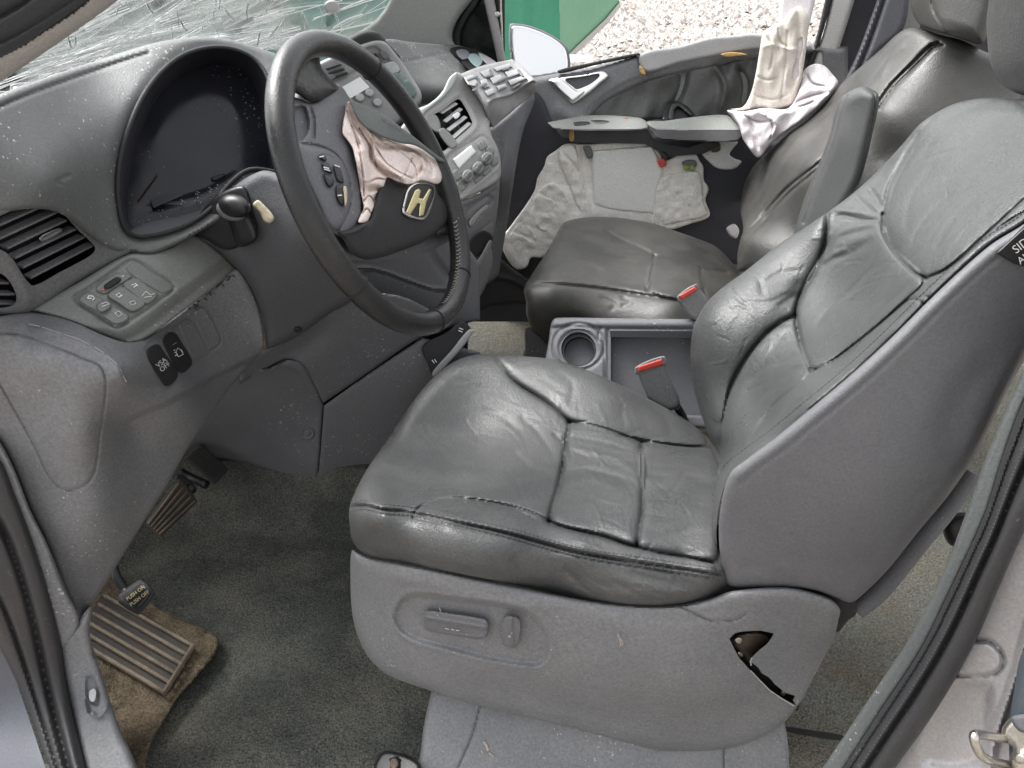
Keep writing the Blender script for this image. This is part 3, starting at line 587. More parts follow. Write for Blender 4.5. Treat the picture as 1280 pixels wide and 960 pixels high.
# --- silver switch panel
swd = Dep([(40, 386, .07), (168, 313, .235), (295, 330, .36), (160, 428, .10), (222, 395, .20), (240, 292, .33)])
chamf = [(20, 402, 1), (134, 408), (152, 411), (172, 402), (225, 361), (281, 317), (296, 306, 1), (330, 330, 1), (160, 460, 1), (20, 440, 1)]
relief('switch_panel', [(36, 388, 1), (100, 352), (160, 318), (188, 317), (214, 308), (239, 293), (269, 311), (297, 336, 1), (269, 358), (222, 394), (181, 423), (161, 428), (134, 421), (90, 402), (50, 390)], swd, M_SIL, dash, step=1.8, r=.004, thick=.02, off=-.012, ops=[('f', lambda x, y: (lambda q: np.where(inside(q, smooth(chamf)), np.clip(segdist(q, smooth(chamf)[:48], False)[0]/14, 0, 1)**1.3*.016, 0))(np.c_[x, y])),
       ('G', z3(80, 300, .208, [(55, 345), (120, 305), (250, 220), (370, 135), (400, 122), (450, 130), (560, 200), (650, 260), (662, 285), (640, 315), (520, 400), (400, 480), (330, 522), (300, 518), (200, 450), (80, 375)]), 1.8, .004)])
SW = lambda *p: z3(80, 300, .208, p)
def button(name, poly, m, dep=swd, parent=dash, h=.006, r=.003, base=-.012, step=1.2):
    return relief(name, poly, dep, m, parent, step=step, r=r, thick=h+.006, off=base-h)
M_BTN = mat('button_grey', (.19, .20, .19), .45, mottle=(.6, 14, (.25, .26, .24)))
button('mirror_switch', SW((88, 350), (120, 318), (150, 312), (195, 335), (300, 395), (388, 450), (386, 480), (330, 506), (290, 500), (180, 425), (95, 372)), M_BTN)
relief('mirror_knob', SW((195, 400), (205, 375), (245, 362), (280, 375), (285, 400), (240, 432), (210, 430)), swd, M_BTN, dash, step=1, r=.003, thick=.012, off=-.026)
button('selector_plate', SW((190, 285), (215, 258), (300, 205), (330, 195), (412, 220), (330, 275), (250, 325), (200, 310)), M_BTN, h=.003)
relief('selector_slider', SW((240, 275), (270, 250), (320, 222), (345, 235), (330, 255), (275, 290), (250, 292)), swd, M_BLKM, dash, step=1, r=.002, thick=.008, off=-.020)
button('window_switch', SW((262, 332), (345, 278), (420, 320), (490, 370), (482, 398), (425, 430), (395, 427), (330, 385)), M_BTN)
button('door_switch', SW((352, 268), (430, 228), (500, 272), (562, 320), (556, 350), (495, 385), (420, 330)), M_BTN)
button('blank_switch', SW((368, 172), (392, 145), (440, 132), (540, 195), (650, 268), (652, 300), (600, 322), (545, 300), (430, 232)), M_BTN, h=.0015)
def icon(name, lines, w, dep, off, m=M_WHT, parent=dash):
    o = strokes(name, lines, w, dep, m, parent, off=off)
    if len(lines) > 1: o['kind'] = 'stuff'
    return o
icon('van_mark', [SW((140, 350), (150, 335), (175, 338), (182, 352), (170, 362)), SW((140, 350), (168, 350))], 1.5, swd, -.0195)
icon('fold_mark', [SW((305, 440), (330, 428), (350, 445), (325, 462), (305, 440))], .8, swd, -.0195)
icon('arrow_mark', [SW((225, 385), (255, 372), (270, 388)), SW((228, 400), (262, 388))], .8, swd, -.0275)
icon('door_mark', [SW((312, 330), (332, 318), (345, 330), (325, 345), (312, 330)), SW((330, 345), (352, 330))], 1.1, swd, -.0195)
icon('door_mark', [SW((395, 372), (425, 365), (432, 382), (402, 392), (395, 372))], .9, swd, -.0195)
icon('door_mark', [SW((405, 272), (430, 262), (445, 276)), SW((418, 285), (440, 268))], 1.3, swd, -.0195)
icon('door_mark', [SW((470, 335), (492, 308), (520, 330), (545, 322)), SW((480, 345), (530, 338))], .9, swd, -.0195)
icon('letter_mark', [SW((345, 215), (352, 222), (360, 212)), SW((232, 296), (240, 300))], 1.0, swd, -.0165)
relief('red_dot', SW((222, 296), (236, 290), (242, 298), (228, 306)), swd, M_RED, dash, step=.8, thick=.002, off=-.0165)

# --- lower dash with end cap
lo = Dep([(0, 400, .0), (40, 388, .06), (160, 428, .09), (296, 337, .34), (330, 440, .36), (328, 390, .36), (160, 483, .03), (130, 467, .008), (150, 462, .02), (60, 500, -.004), (110, 540, .0), (40, 600, -.01), (60, 440, .0), (0, 430, -.01), (0, 540, -.01), (90, 620, -.005), (80, 725, -.02), (98, 776, -.02), (160, 525, .07), (235, 500, .15), (262, 520, .22), (205, 612, .12), (180, 655, .08), (125, 742, .01), (130, 640, .01), (320, 450, .37), (240, 470, .22)])
def ledge(x, y):
    pl = np.array([(60, 515), (120, 520), (160, 518), (207, 501), (268, 466), (332, 437)], float)
    yy = np.interp(x, pl[:, 0], pl[:, 1]); f = np.clip((y-yy)/9, 0, 1)*np.clip((x-95)/90, 0, 1)
    return .022*f*f*(3-2*f)
relief('lower_panel', [(-60, 396, 1), (0, 395), (40, 390), (90, 402), (134, 421), (161, 428), (181, 423), (222, 394), (269, 358), (296, 336), (313, 358), (325, 388), (330, 420), (329, 437), (312, 456), (288, 484), (262, 520), (235, 560), (207, 610), (180, 652), (152, 697), (125, 740), (99, 778, 1), (80, 733), (58, 678), (38, 638), (18, 587), (0, 552), (-60, 470, 1)], lo, M_PL, dash, step=1.6, r=.008, thick=.03, off=.0,
       ops=[('f', ledge), ('G', [(-30, 417), (0, 417), (30, 420), (77, 437), (108, 450), (124, 457), (131, 470), (132, 493), (129, 520), (125, 547), (121, 580), (115, 597), (103, 608), (83, 613), (66, 602), (53, 580), (43, 557), (0, 480), (-30, 430)], 1.5, .0035),
            ('g', [(37, 404), (83, 418), (118, 434), (140, 450), (152, 468), (160, 485)], 7, -.006), ('g', [(110, 486), (160, 494), (230, 460)], 14, .003),
            ('G', [(184, 434), (200, 421), (240, 390), (252, 383), (262, 390), (276, 425), (268, 436), (225, 470), (206, 486), (196, 470)], 1.2, .003)])
strokes('wear_scuff', [[(36, 405), (50, 408)], [(52, 409), (62, 412), (76, 417)], [(80, 418), (96, 423), (112, 431)], [(118, 434), (130, 441)], [(134, 445), (146, 455)], [(150, 461), (158, 478)]], 1.3, lo, mat('scuff', (.30, .29, .30), .7), dash, off=-.0075)
for nm, pl, m in [('stability_switch', [(184, 437), (192, 431), (199, 431), (204, 438), (222, 464), (221, 473), (211, 482), (206, 482), (202, 476), (185, 446)], M_BLKM), ('fog_light_switch', [(204, 423), (213, 415), (220, 417), (226, 426), (240, 450), (239, 457), (229, 466), (224, 465), (219, 458), (205, 431)], M_BLKM),
                  ('blank_plate', [(224, 405), (234, 399), (241, 403), (257, 433), (256, 441), (245, 449), (240, 445), (226, 414)], M_PL), ('blank_plate', [(243, 391), (252, 384), (258, 388), (275, 421), (274, 429), (263, 437), (258, 432), (244, 400)], M_PL)]:
    relief(nm, pl, lo, m, dash, step=1.2, r=.002, thick=.006, off=-.004 if m is M_BLKM else -.0022)
text('switch_lettering', 'VSA\nOFF', 204, 456, 40, 8.5, lo, M_WHT, dash, off=-.0065, line=.8)
icon('fog_lamp_mark', [[(223, 446), (220, 440), (222, 435), (227, 438), (229, 443), (223, 446)], [(217, 438), (219, 437)], [(218, 441), (220, 440)], [(219, 445), (221, 443)]], 1.0, lo, -.0065)
icon('indicator_mark', [[(216, 431), (221, 428)]], .7, lo, -.0065, M_MARK)
rnd = random.Random(3); gl = []
for i in range(26):
    u = rnd.random()**1.5; x = 292-60*u; y = 338+47*u+rnd.uniform(0, 7); gl.append([(x, y), (x+rnd.uniform(1, 5), y+rnd.uniform(-2, 3))])
o = strokes('grime', gl, [rnd.uniform(1, 3) for _ in gl], lo, mat('grime', (.075, .07, .065), .9), dash, off=-.0012); o['kind'] = 'stuff'

# --- column shroud, stalk
cs = Dep([(296, 336, .33), (332, 437, .36), (330, 225, .36), (430, 375, .40), (370, 300, .33), (275, 300, .33), (360, 420, .38)])
relief('column_shroud', [(240, 293), (262, 262), (290, 235), (325, 214), (345, 216), (370, 230), (420, 300), (440, 372), (412, 392), (385, 412), (360, 427), (333, 437, 1), (330, 410), (324, 384), (312, 357), (297, 336), (270, 312)], cs, mat('shroud_plastic', (.085, .087, .096), .5, GRAIN, mottle=(.6, 6, (.11, .112, .12))), dash, step=2.2, r=.016, thick=.06, off=-.005, ops=[('g', [(432, 380), (400, 402), (372, 420)], 3, .004)])
relief('stalk_recess', [(240, 290), (252, 264), (275, 242), (302, 232), (310, 240), (316, 262), (322, 290), (300, 308), (280, 312), (258, 300)], cs, M_BLK, dash, step=2, r=.006, thick=.01, off=-.011)
relief('column_screw', ell(372, 412, 5, 4), cs, M_BLKM, dash, step=1.2, r=.004, thick=.01, off=-.010)
sk = thing('indicator_stalk', 'black rounded indicator stalk end in front of the instruments', 'stalk')
sp = cs
relief('stem', [(284, 262), (304, 258), (314, 272), (322, 296), (312, 306), (298, 308), (290, 290)], sp, M_BLK, sk, step=1.5, r=.010, thick=.04, off=-.035)
relief('knob', ell(293, 258, 21, 15, 15), sp, M_BLK, sk, step=1.3, r=.018, rd=.02, thick=.05, off=-.06)
relief('knob_ring', ell(290, 262, 20, 14, 15), sp, M_PL, sk, step=1.4, r=.01, thick=.02, off=-.048)
wr = relief('torn_wire_cover', [(316, 256), (322, 250), (328, 254), (343, 272), (338, 279), (330, 276), (325, 266)], cs, mat('cream_plastic', (.55, .50, .36), .6, mottle=(.7, 60, (.2, .17, .1))), step=1, r=.004, thick=.01, off=-.03)
tag(wr, 'small cream broken plastic tag beside the indicator stalk', 'broken plastic')

# --- knee panels
relief('dash_core', [(340, 75, 1), (400, 110, 1), (520, 150, 1), (590, 330, 1), (580, 400, 1), (430, 320, 1), (330, 300, 1)], Dep([(345, 100, .85), (520, 150, 1.12), (585, 330, .98), (350, 300, .62), (450, 200, .95)]), M_DARK, dash, step=6, thick=.03)
kn0 = Dep([(332, 437, .42), (430, 340, .50), (560, 330, .62), (404, 504, .54), (600, 560, .66), (245, 575, .50), (440, 610, .58)])
relief('knee_backing', [(240, 580, 1), (330, 440, 1), (430, 300, 1), (585, 300, 1), (585, 480, 1), (560, 560, 1), (520, 640, 1), (400, 606, 1)], kn0, M_BLK, dash, step=6, thick=.01, off=.03)
relief('column_panel', [(420, 370, 1), (440, 322), (500, 318), (548, 300), (575, 296, 1), (600, 330, 1), (600, 400, 1), (560, 410), (526, 424), (500, 430, 1), (420, 420, 1)], kn0, M_PLD, dash, step=2, r=.006, thick=.02, off=.004, ops=[('g', [(440, 334), (470, 336), (510, 350), (540, 360), (560, 361)], 1.8, -.006, 1), ('g', [(440, 337), (470, 339), (510, 353), (540, 363), (560, 364)], 1.5, .008, 1), ('g', [(538, 300), (542, 320), (560, 345)], 4, .010, 1)])
ka = Dep([(332, 437, .40), (430, 375, .44), (533, 419, .55), (404, 504, .50), (380, 440, .44)])
relief('knee_panel_upper', [(300, 462, 1), (333, 435), (372, 412), (430, 365, 1), (500, 370), (560, 400, 1), (560, 408), (526, 421), (460, 466), (404, 504, 1), (395, 485), (380, 459), (360, 450), (330, 462), (300, 480, 1)], ka, M_PLD, dash, step=2.4, r=.006, thick=.02,
       ops=[('g', [(418, 424), (445, 433), (475, 438)], 1.6, -.0015), ('g', [(300, 478), (333, 458), (368, 440), (420, 400)], 14, .012)])
kb = Dep([(340, 455, .42), (240, 545, .46), (275, 575, .52), (395, 600, .52), (404, 508, .505), (300, 520, .45)])
relief('knee_panel_lower', [(180, 580, 1), (200, 530), (255, 480), (310, 452, 1), (332, 461), (358, 450), (378, 456), (396, 485), (404, 507, 1), (400, 560), (396, 601, 1), (360, 595), (325, 584), (285, 574), (225, 568), (180, 585, 1)], kb, M_PLD, dash, step=2.2, r=.006, thick=.02, ops=[('g', [(330, 466), (352, 456), (372, 462), (388, 482), (396, 500)], 3, -.004, 1)])
relief('panel_clip', ell(384, 542, 9.5, 8.5), kb, M_PLD, dash, step=1.2, r=.004, thick=.006, off=-.004, ops=[('G', ell(384, 542, 5, 4.5), 1.5, .003)])
kc = Dep([(404, 508, .505), (530, 424, .56), (545, 470, .55), (396, 601, .52), (500, 560, .56), (450, 600, .56), (600, 400, .62)])
relief('console_side', [(405, 507, 1), (460, 468), (528, 422, 1), (560, 430), (600, 440, 1), (600, 560, 1), (520, 640, 1), (440, 625), (420, 610), (397, 602, 1), (401, 560)], kc, M_PLD, dash, step=2.6, r=.005, thick=.02, ops=[('f', lambda x, y: np.clip((x-470)/80, 0, 1)**2*.03*np.clip((y-440)/60, 0, 1))])
relief('shift_housing', [(528, 433), (560, 414), (578, 402), (588, 412), (565, 440), (541, 468), (536, 458)], kc, M_BLKM, dash, step=1.5, r=.003, thick=.03, off=-.02)
relief('silver_edge', [(586, 412), (592, 414), (570, 444), (543, 472), (540, 466), (564, 438)], kc, M_SIL2, dash, step=1.2, r=.003, thick=.03, off=-.028)
icon('scale_mark', [[(574, 410), (579, 412)], [(573, 413), (578, 415)], [(540, 450), (543, 454)], [(543, 449), (546, 453)]], 1.0, kc, -.0225)

# --- centre display hood
cc = Dep([(400, 80, .80), (470, 48, .86), (525, 118, .90), (430, 140, .80), (500, 75, .9)])
relief('centre_hood', [(420, 66), (432, 50), (455, 38), (472, 40), (484, 53), (500, 72), (470, 60), (440, 66)], cc, M_BLKM, dash, step=1.5, r=.012, thick=.12, off=.004)
relief('centre_display_panel', [(385, 90), (415, 70), (446, 57), (470, 50), (482, 53), (492, 64), (503, 78), (516, 98), (527, 118), (524, 132), (505, 150), (480, 165), (440, 160), (400, 130)], cc, mat('mid_grey_plastic', (.24, .24, .24), .4, [('n', 500, .0001)], mottle=(.5, 12, (.3, .3, .3))), dash, step=1.6, r=.010, thick=.08, off=-.004,
       ops=[('p', [(455, 62), (470, 57), (482, 68), (500, 88), (497, 94), (470, 102), (458, 85)], 3, -.006), ('g', [(402, 108), (440, 92), (480, 76)], 1.5, .003)])
relief('display_glass', [(460, 70, 1), (470, 66, 1), (478, 77, 1), (468, 83, 1)], cc, M_GLOSS, dash, step=1.2, thick=.004, off=-.006)
relief('display_button', [(474, 66), (480, 63), (487, 70), (481, 75)], cc, M_PLD, dash, step=1, r=.002, thick=.008, off=-.006)
relief('silver_button', [(478, 82), (492, 77), (500, 88), (486, 95)], cc, M_SIL2, dash, step=1.2, r=.002, thick=.008, off=-.006)
for x, y in [(499, 103), (511, 111)]: relief('round_knob', ell(x, y, 8, 13, -30), cc, mat('green_grey_knob', (.10, .14, .13), .4) if x == 499 else bpy.data.materials['green_grey_knob'], dash, step=1, r=.008, thick=.02, off=-.018)
relief('centre_screen', [(425, 110, 1), (450, 96, 1), (462, 109, 1), (438, 123, 1)], cc, M_LCD, dash, step=1.5, thick=.004, off=-.010)
for a, b in [((408, 86), (426, 80)), ((411, 92), (430, 86)), ((415, 98), (434, 91))]: bar('upper_vent_slat', D3(cc, *a, -.006), D3(cc, *b, -.006), (0, 0, 1), .012, .004, M_BLKM, dash)
relief('preset_button', ell(415, 96, 5, 4), cc, M_PLD, dash, step=1, r=.002, thick=.008, off=-.012)
for x, y in [(450, 122), (462, 116), (472, 128)]: relief('round_button', ell(x, y, 6, 5, 20), cc, M_SIL2, dash, step=1, r=.003, thick=.01, off=-.014)
# --- passenger dash pad
pp = Dep([(480, 52, .98), (570, 58, 1.36), (620, 80, 1.36), (520, 130, .93), (560, 110, 1.02), (560, 80, 1.15), (600, 92, 1.25)])
relief('passenger_pad', [(470, 60), (484, 49), (510, 52), (545, 55), (575, 57), (600, 66), (620, 84), (634, 100), (620, 140), (580, 170), (535, 160), (515, 120), (497, 75)], pp, M_DASH, dash, step=2, r=.006, thick=.05,
       ops=[('g', [(500, 78), (530, 72), (575, 63), (592, 64)], 1.6, .006), ('f', lambda x, y: .05*np.clip((y-100)/30, 0, 1)**2)])
jk = Dep([(565, 62, 1.30), (620, 84, 1.30), (590, 80, 1.24)])
for i, pl in enumerate([[(570, 64), (582, 62), (588, 70), (578, 74)], [(584, 70), (594, 67), (603, 76), (596, 84)], [(598, 66), (612, 72), (624, 82), (616, 84), (604, 76)], [(576, 76), (592, 84), (588, 88)], [(606, 80), (614, 84), (606, 88)]]):
    relief('exposed_bracket', pl, jk, [M_PLD, mat('teal_grey', (.22, .30, .30), .5), M_SIL2, M_BLK, M_PLD][i], dash, step=1, r=.003, thick=.02, off=-.02)
relief('bracket_opening', [(562, 62), (575, 58), (600, 64), (626, 86), (600, 94), (582, 80)], jk, M_BLK, dash, step=2, thick=.02, off=-.006)
# --- exposed moulded bracket above the stack
eb = Dep([(574, 92, .93), (640, 74, 1.10), (668, 106, 1.02), (614, 130, .90), (614, 160, .92), (660, 120, 1.04)])
brk = [(574, 93, 1), (600, 83), (640, 74, 1), (651, 81), (662, 92), (670, 103), (669, 115), (645, 135), (616, 160, 1), (611, 150), (602, 126), (590, 110)]
rb = random.Random(11); bops = [('p', [(612, 127), (640, 117), (664, 101), (674, 104), (672, 120), (640, 145), (612, 165)], 3, -.012), ('g', [(612, 127), (640, 117), (665, 100)], 2.5, -.005, 1)]
M_BRK = mat('bracket_grey', (.27, .27, .27), .42, mottle=(.7, 30, (.38, .38, .38)))
relief('moulded_bracket', brk, eb, M_BRK, dash, step=1.1, r=.006, thick=.03, ops=bops)
for pl in [[(580, 97, 1), (592, 93, 1), (597, 103, 1), (594, 108, 1), (585, 106, 1)], [(600, 90, 1), (612, 86, 1), (616, 92, 1), (606, 96, 1)], [(617, 85, 1), (637, 79, 1), (640, 83, 1), (621, 89, 1)], [(612, 97, 1), (626, 93, 1), (630, 100, 1), (617, 105, 1)], [(631, 90, 1), (646, 86, 1), (650, 92, 1), (636, 97, 1)], [(635, 101, 1), (655, 94, 1), (659, 98, 1), (639, 107, 1)], [(600, 101, 1), (608, 98, 1), (612, 108, 1), (605, 110, 1)], [(606, 114, 1), (616, 110, 1), (619, 116, 1), (610, 120, 1)], [(621, 108, 1), (632, 104, 1), (634, 109, 1), (624, 113, 1)]]:
    relief('bracket_boss', pl, eb, M_SIL2, dash, step=.9, r=.002, thick=.012, off=-.009)
def brk_piece(pl, m, off): relief('bracket_slot', pl, eb, m, dash, step=.9, r=.0015, thick=.006, off=off)
for pl in [[(584, 99), (597, 94), (598, 96), (585, 101)], [(606, 95), (616, 92), (617, 94), (607, 97)], [(622, 100), (634, 95), (635, 97), (623, 103)], [(648, 86), (655, 95), (653, 96), (646, 88)], [(600, 106), (608, 103), (609, 106), (602, 109)], [(640, 110), (650, 104), (651, 106), (641, 112)], [(627, 86), (636, 84), (636, 86), (628, 88)], [(613, 86), (617, 94), (615, 95), (611, 88)], [(622, 112), (630, 108), (631, 110), (623, 114)], [(590, 112), (596, 110), (597, 112), (592, 114)]]:
    brk_piece(pl, M_PLD, -.012)
# --- centre stack
sk_ = Dep([(523, 140, .80), (572, 90, .92), (614, 170, .88), (626, 208, .86), (574, 250, .74), (553, 203, .76), (590, 115, .93)])
svo = [(536, 148), (552, 138), (572, 124), (577, 127), (590, 152), (588, 158), (570, 174), (556, 188), (550, 188), (540, 166)]
relief('centre_stack', [(500, 160, 1), (520, 137), (540, 128), (556, 110), (566, 94), (575, 91), (591, 110), (602, 126), (608, 138), (611, 152), (615, 170), (623, 187), (626, 205), (624, 224), (600, 240), (574, 252), (565, 252, 1), (540, 215), (500, 180, 1)], sk_, mat('stack_silver', (.30, .295, .29), .36, [('n', 500, .0001)], mottle=(.6, 12, (.38, .37, .36)), speck=.3), dash, step=1.5, r=.008, thick=.05, holes=[svo],
       ops=[('G', [(532, 147), (552, 132), (574, 118), (582, 124), (596, 152), (592, 162), (572, 180), (554, 195), (545, 190)], 3, -.003), ('G', [(560, 197), (592, 176), (605, 170), (622, 196), (622, 205), (600, 224), (577, 243), (570, 236)], 1.3, .003),
            ('g', [(578, 243), (600, 228), (625, 207)], 3, -.004)])
relief('sweep_trim', [(518, 140), (536, 130), (552, 116), (562, 97), (571, 90), (572, 94), (566, 108), (552, 124), (534, 138), (524, 147)], sk_, mat('pale_trim', (.50, .54, .51), .4), dash, step=1.2, r=.004, thick=.02, off=-.008)
relief('vent_cavity', [(530, 140), (575, 115), (598, 155), (556, 198), (530, 175)], sk_, M_BLK, dash, step=3, thick=.01, off=.035)
for (x0, y0), (x1, y1) in [((551, 141), (570, 129)), ((556, 152), (576, 136)), ((560, 163), (582, 146)), ((564, 174), (587, 154))]:
    bar('vent_slat', D3(sk_, x0, y0, .004), D3(sk_, x1, y1, .004), (.4, 0, 1), .010, .0025, M_SIL2, dash)
bar('vent_divider', D3(sk_, 556, 136, .028), D3(sk_, 576, 172, .028), (.4, 0, 1), .004, .02, M_PLD, dash)
relief('vent_tab', [(566, 144), (573, 139), (576, 143), (570, 149)], sk_, M_CHR, dash, step=.8, r=.002, thick=.01, off=-.002)
relief('broken_vent_block', [(533, 148), (543, 143), (549, 150), (551, 162), (548, 166), (538, 160)], sk_, M_SIL, dash, step=1, r=.003, thick=.02, off=-.004)
relief('broken_vent_block', [(548, 163), (555, 160), (572, 180), (566, 186), (556, 178)], sk_, M_SIL, dash, step=1, r=.003, thick=.02, off=-.006)
relief('climate_screen', [(566, 199, 1), (589, 181, 1), (595, 190, 1), (574, 211, 1)], sk_, M_LCD, dash, step=1.2, r=.002, thick=.006, off=-.005)
for i, (x, y) in enumerate([(585, 220), (598, 210), (609, 198)]):
    relief('climate_knob', ell(x, y, 7.5, 8.5, 30), sk_, M_SIL, dash, step=.9, r=.005, thick=.02, off=-.018)
    relief('knob_grip', [(x-5, y+2), (x+2, y-6), (x+5, y-3), (x-2, y+6)], sk_, M_PLD, dash, step=.8, r=.002, thick=.01, off=-.024)
for pl in [[(566, 216), (573, 211), (578, 221), (571, 226)], [(571, 229), (580, 222), (585, 230), (577, 239)], [(597, 180), (604, 175), (609, 183), (602, 188)], [(607, 186), (614, 183), (618, 191), (612, 195)], [(614, 198), (621, 193), (623, 203), (616, 208)], [(593, 224), (602, 218), (604, 222), (595, 229)], [(603, 216), (612, 209), (614, 213), (606, 220)]]:
    relief('climate_button', pl, sk_, M_SIL, dash, step=.9, r=.002, thick=.008, off=-.004)
# lower stack and drawer
dr = Dep([(574, 252, .74), (625, 226, .86), (600, 330, .80), (560, 320, .70), (612, 310, .84)])
relief('stack_drawer', [(545, 240, 1), (574, 252, 1), (600, 241), (625, 224, 1), (622, 262), (615, 300), (606, 322), (592, 345), (570, 395, 1), (545, 395, 1)], dr, M_PL, dash, step=1.8, r=.006, thick=.05, ops=[('G', [(582, 268), (596, 255), (612, 246), (614, 252), (600, 268), (588, 280)], 2.2, .006), ('g', [(577, 262), (600, 250), (622, 236)], 1.5, .004), ('g', [(580, 300), (600, 288), (616, 276)], 1.5, .004)])
relief('drawer_handle', [(586, 278), (596, 266), (608, 256), (611, 259), (600, 270), (589, 283)], dr, M_SIL2, dash, step=1, r=.002, thick=.008, off=-.006)
relief('ashtray_trim', [(588, 300), (604, 288), (616, 296), (606, 312), (592, 322)], dr, M_BLK, dash, step=1.2, r=.003, thick=.02, off=-.01)
relief('lower_trim_strip', [(583, 330), (596, 326), (612, 300), (615, 304), (602, 332), (588, 352), (584, 350)], dr, M_SIL, dash, step=1.2, r=.004, thick=.02, off=-.02)
relief('lower_console_cover', [(578, 345), (600, 325), (612, 308), (616, 330), (606, 360), (590, 385), (575, 400)], dr, M_PL, dash, step=1.6, r=.012, thick=.03, off=-.008)
# glove box side
gbx = Dep([(612, 150, 1.02), (690, 130, 1.22), (640, 260, 1.10), (660, 400, 1.12), (590, 400, .95), (625, 225, .98)])
relief('glovebox_side', [(606, 160, 1), (616, 158), (645, 135), (664, 114), (668, 125), (655, 160), (648, 190), (640, 240), (634, 280), (626, 325), (622, 345), (600, 360, 1), (600, 250, 1)], gbx, M_PLD, dash, step=2.5, r=.01, thick=.04, ops=[('g', [(628, 165), (622, 230), (618, 290)], 4, .012), ('g', [(650, 140), (655, 200), (640, 260)], 8, -.008)])
tun = Dep([(590, 400, 1.05), (660, 400, 1.12), (620, 330, 1.1)])
relief('footwell_trim', [(600, 330, 1), (622, 322), (640, 335), (660, 350), (672, 362), (668, 385), (650, 380), (610, 385), (585, 400), (580, 380, 1)], tun, M_BLKM, dash, step=2, r=.01, thick=.04, ops=[('g', [(612, 345), (640, 350), (664, 364)], 3, -.006)])
relief('footwell_wall', [(570, 320, 1), (618, 322, 1), (645, 345), (700, 345, 1), (700, 402, 1), (570, 402, 1)], Dep([(590, 350, 1.2), (700, 350, 1.25), (640, 395, 1.18)]), M_BLKM, dash, step=5, thick=.03)

# ================================================================== passenger door and what is on it
door = thing('passenger_door', 'opposite car door with torn trim, chrome handle and exposed white film', 'car door')
dd = Dep([(690, 97, 1.40), (798, 67, 1.42), (919, 48, 1.42), (1010, 60, 1.42), (800, 200, 1.38), (630, 330, 1.34), (930, 290, 1.38), (1010, 300, 1.38), (700, 230, 1.37)])
Z4 = lambda *p: z3(620, 0, .336, p)
pocket = [(726, 150), (731, 143), (748, 127), (764, 116), (785, 105), (808, 96), (850, 84), (900, 73), (950, 65, 1), (1030, 62, 1), (1030, 180, 1), (726, 180, 1)]
relief('door_trim', [(610, 110, 1), (650, 100, 1), (690, 93), (740, 84), (778, 73), (798, 67), (850, 56), (886, 47), (919, 44), (943, 42), (1000, 52), (1060, 58, 1), (1060, 340, 1), (700, 440, 1), (630, 400, 1), (615, 330, 1), (610, 200, 1)], dd, M_PL, door, step=2.4, r=.02, rd=.04, thick=.06,
       ops=[('p', pocket, 12, -.03), ('g', [(798, 69), (800, 82), (806, 94)], 1.6, .008, 1), ('g', [(731, 143), (764, 116), (808, 96), (870, 80), (912, 73), (949, 66)], 3, .006, 1),
            ('g', [(880, 80), (888, 110), (884, 140)], 7, -.012), ('g', [(905, 80), (916, 105), (912, 130)], 6, .012), ('g', [(800, 100), (830, 125), (828, 140)], 14, .01), ('g', [(690, 130), (720, 150), (760, 150)], 14, -.012)])
relief('lower_door_panel', [(612, 330, 1), (612, 110, 1), (650, 104, 1), (676, 120), (690, 150), (705, 172), (930, 168, 1), (1010, 200, 1), (1010, 330, 1), (900, 330, 1), (700, 420, 1), (630, 400, 1)], dd, M_DARK, door, step=4, thick=.02, off=-.012, r=.004)
relief('leather_insert', [(740, 150, 1), (737, 143), (764, 120), (808, 100), (850, 88), (905, 78), (950, 69, 1), (958, 130, 1), (900, 150, 1)], dd, M_LEA, door, step=2, r=.01, thick=.02, off=.014, ops=[('f', lambda x, y: .022*vnoise(x+y*.3, y*.4, 16, 4)-.01), ('g', [(856, 84), (852, 112), (836, 140)], 5, .012), ('g', [(893, 80), (906, 108), (900, 142)], 4, -.014), ('g', [(918, 78), (932, 104), (928, 135)], 3, .014)])
relief('window_seal', [(697, 88), (740, 78), (798, 66), (800, 69), (742, 82), (700, 92)], dd, M_BLK, door, step=1.2, r=.003, thick=.02, off=-.004)
relief('ledge_cap', [(800, 68), (850, 57), (886, 47), (919, 44), (943, 42), (1012, 56), (1012, 64), (945, 62), (905, 68), (850, 79), (806, 90)], dd, M_SIL2, door, step=1.6, r=.008, thick=.03, off=-.008)
relief('torn_foam', [(900, 68), (915, 65), (934, 68), (922, 70), (908, 71)], dd, M_TAN, door, step=.9, r=.002, thick=.006, off=-.018)
relief('torn_foam', [(799, 82), (803, 84), (807, 93), (801, 92)], dd, M_TAN, door, step=.9, r=.002, thick=.006, off=-.02)
hd = relief('door_handle', Z4((195, 300), (230, 288), (330, 275), (402, 264), (420, 284), (390, 312), (345, 350), (288, 387), (272, 380), (240, 345)), dd, M_CHR, door, step=1.1, r=.006, thick=.03, off=-.012, holes=[Z4((258, 300), (262, 292), (310, 286), (382, 274), (385, 284), (362, 305), (340, 318), (300, 332), (285, 322))])
relief('handle_recess', Z4((245, 285), (385, 268), (395, 290), (350, 330), (295, 345)), dd, M_PLD, door, step=1.5, thick=.01, off=-.001)
relief('handle_face', Z4((205, 305), (245, 295), (300, 335), (335, 338), (288, 380), (270, 372)), dd, M_CHR, door, step=1.2, r=.006, thick=.01, off=-.016)
ad = Dep([(690, 156, 1.30), (800, 155, 1.27), (925, 165, 1.27), (738, 146, 1.35), (870, 146, 1.35), (880, 175, 1.27)])
relief('switch_plate', [(684, 153, 1), (705, 149), (738, 144), (798, 147), (809, 153), (809, 161), (760, 163), (694, 161)], ad, M_SIL, door, step=1.3, r=.006, thick=.03)
relief('window_button', [(717, 153), (735, 152), (738, 155), (718, 157)], ad, M_BLK, door, step=.9, r=.002, thick=.006, off=-.003)
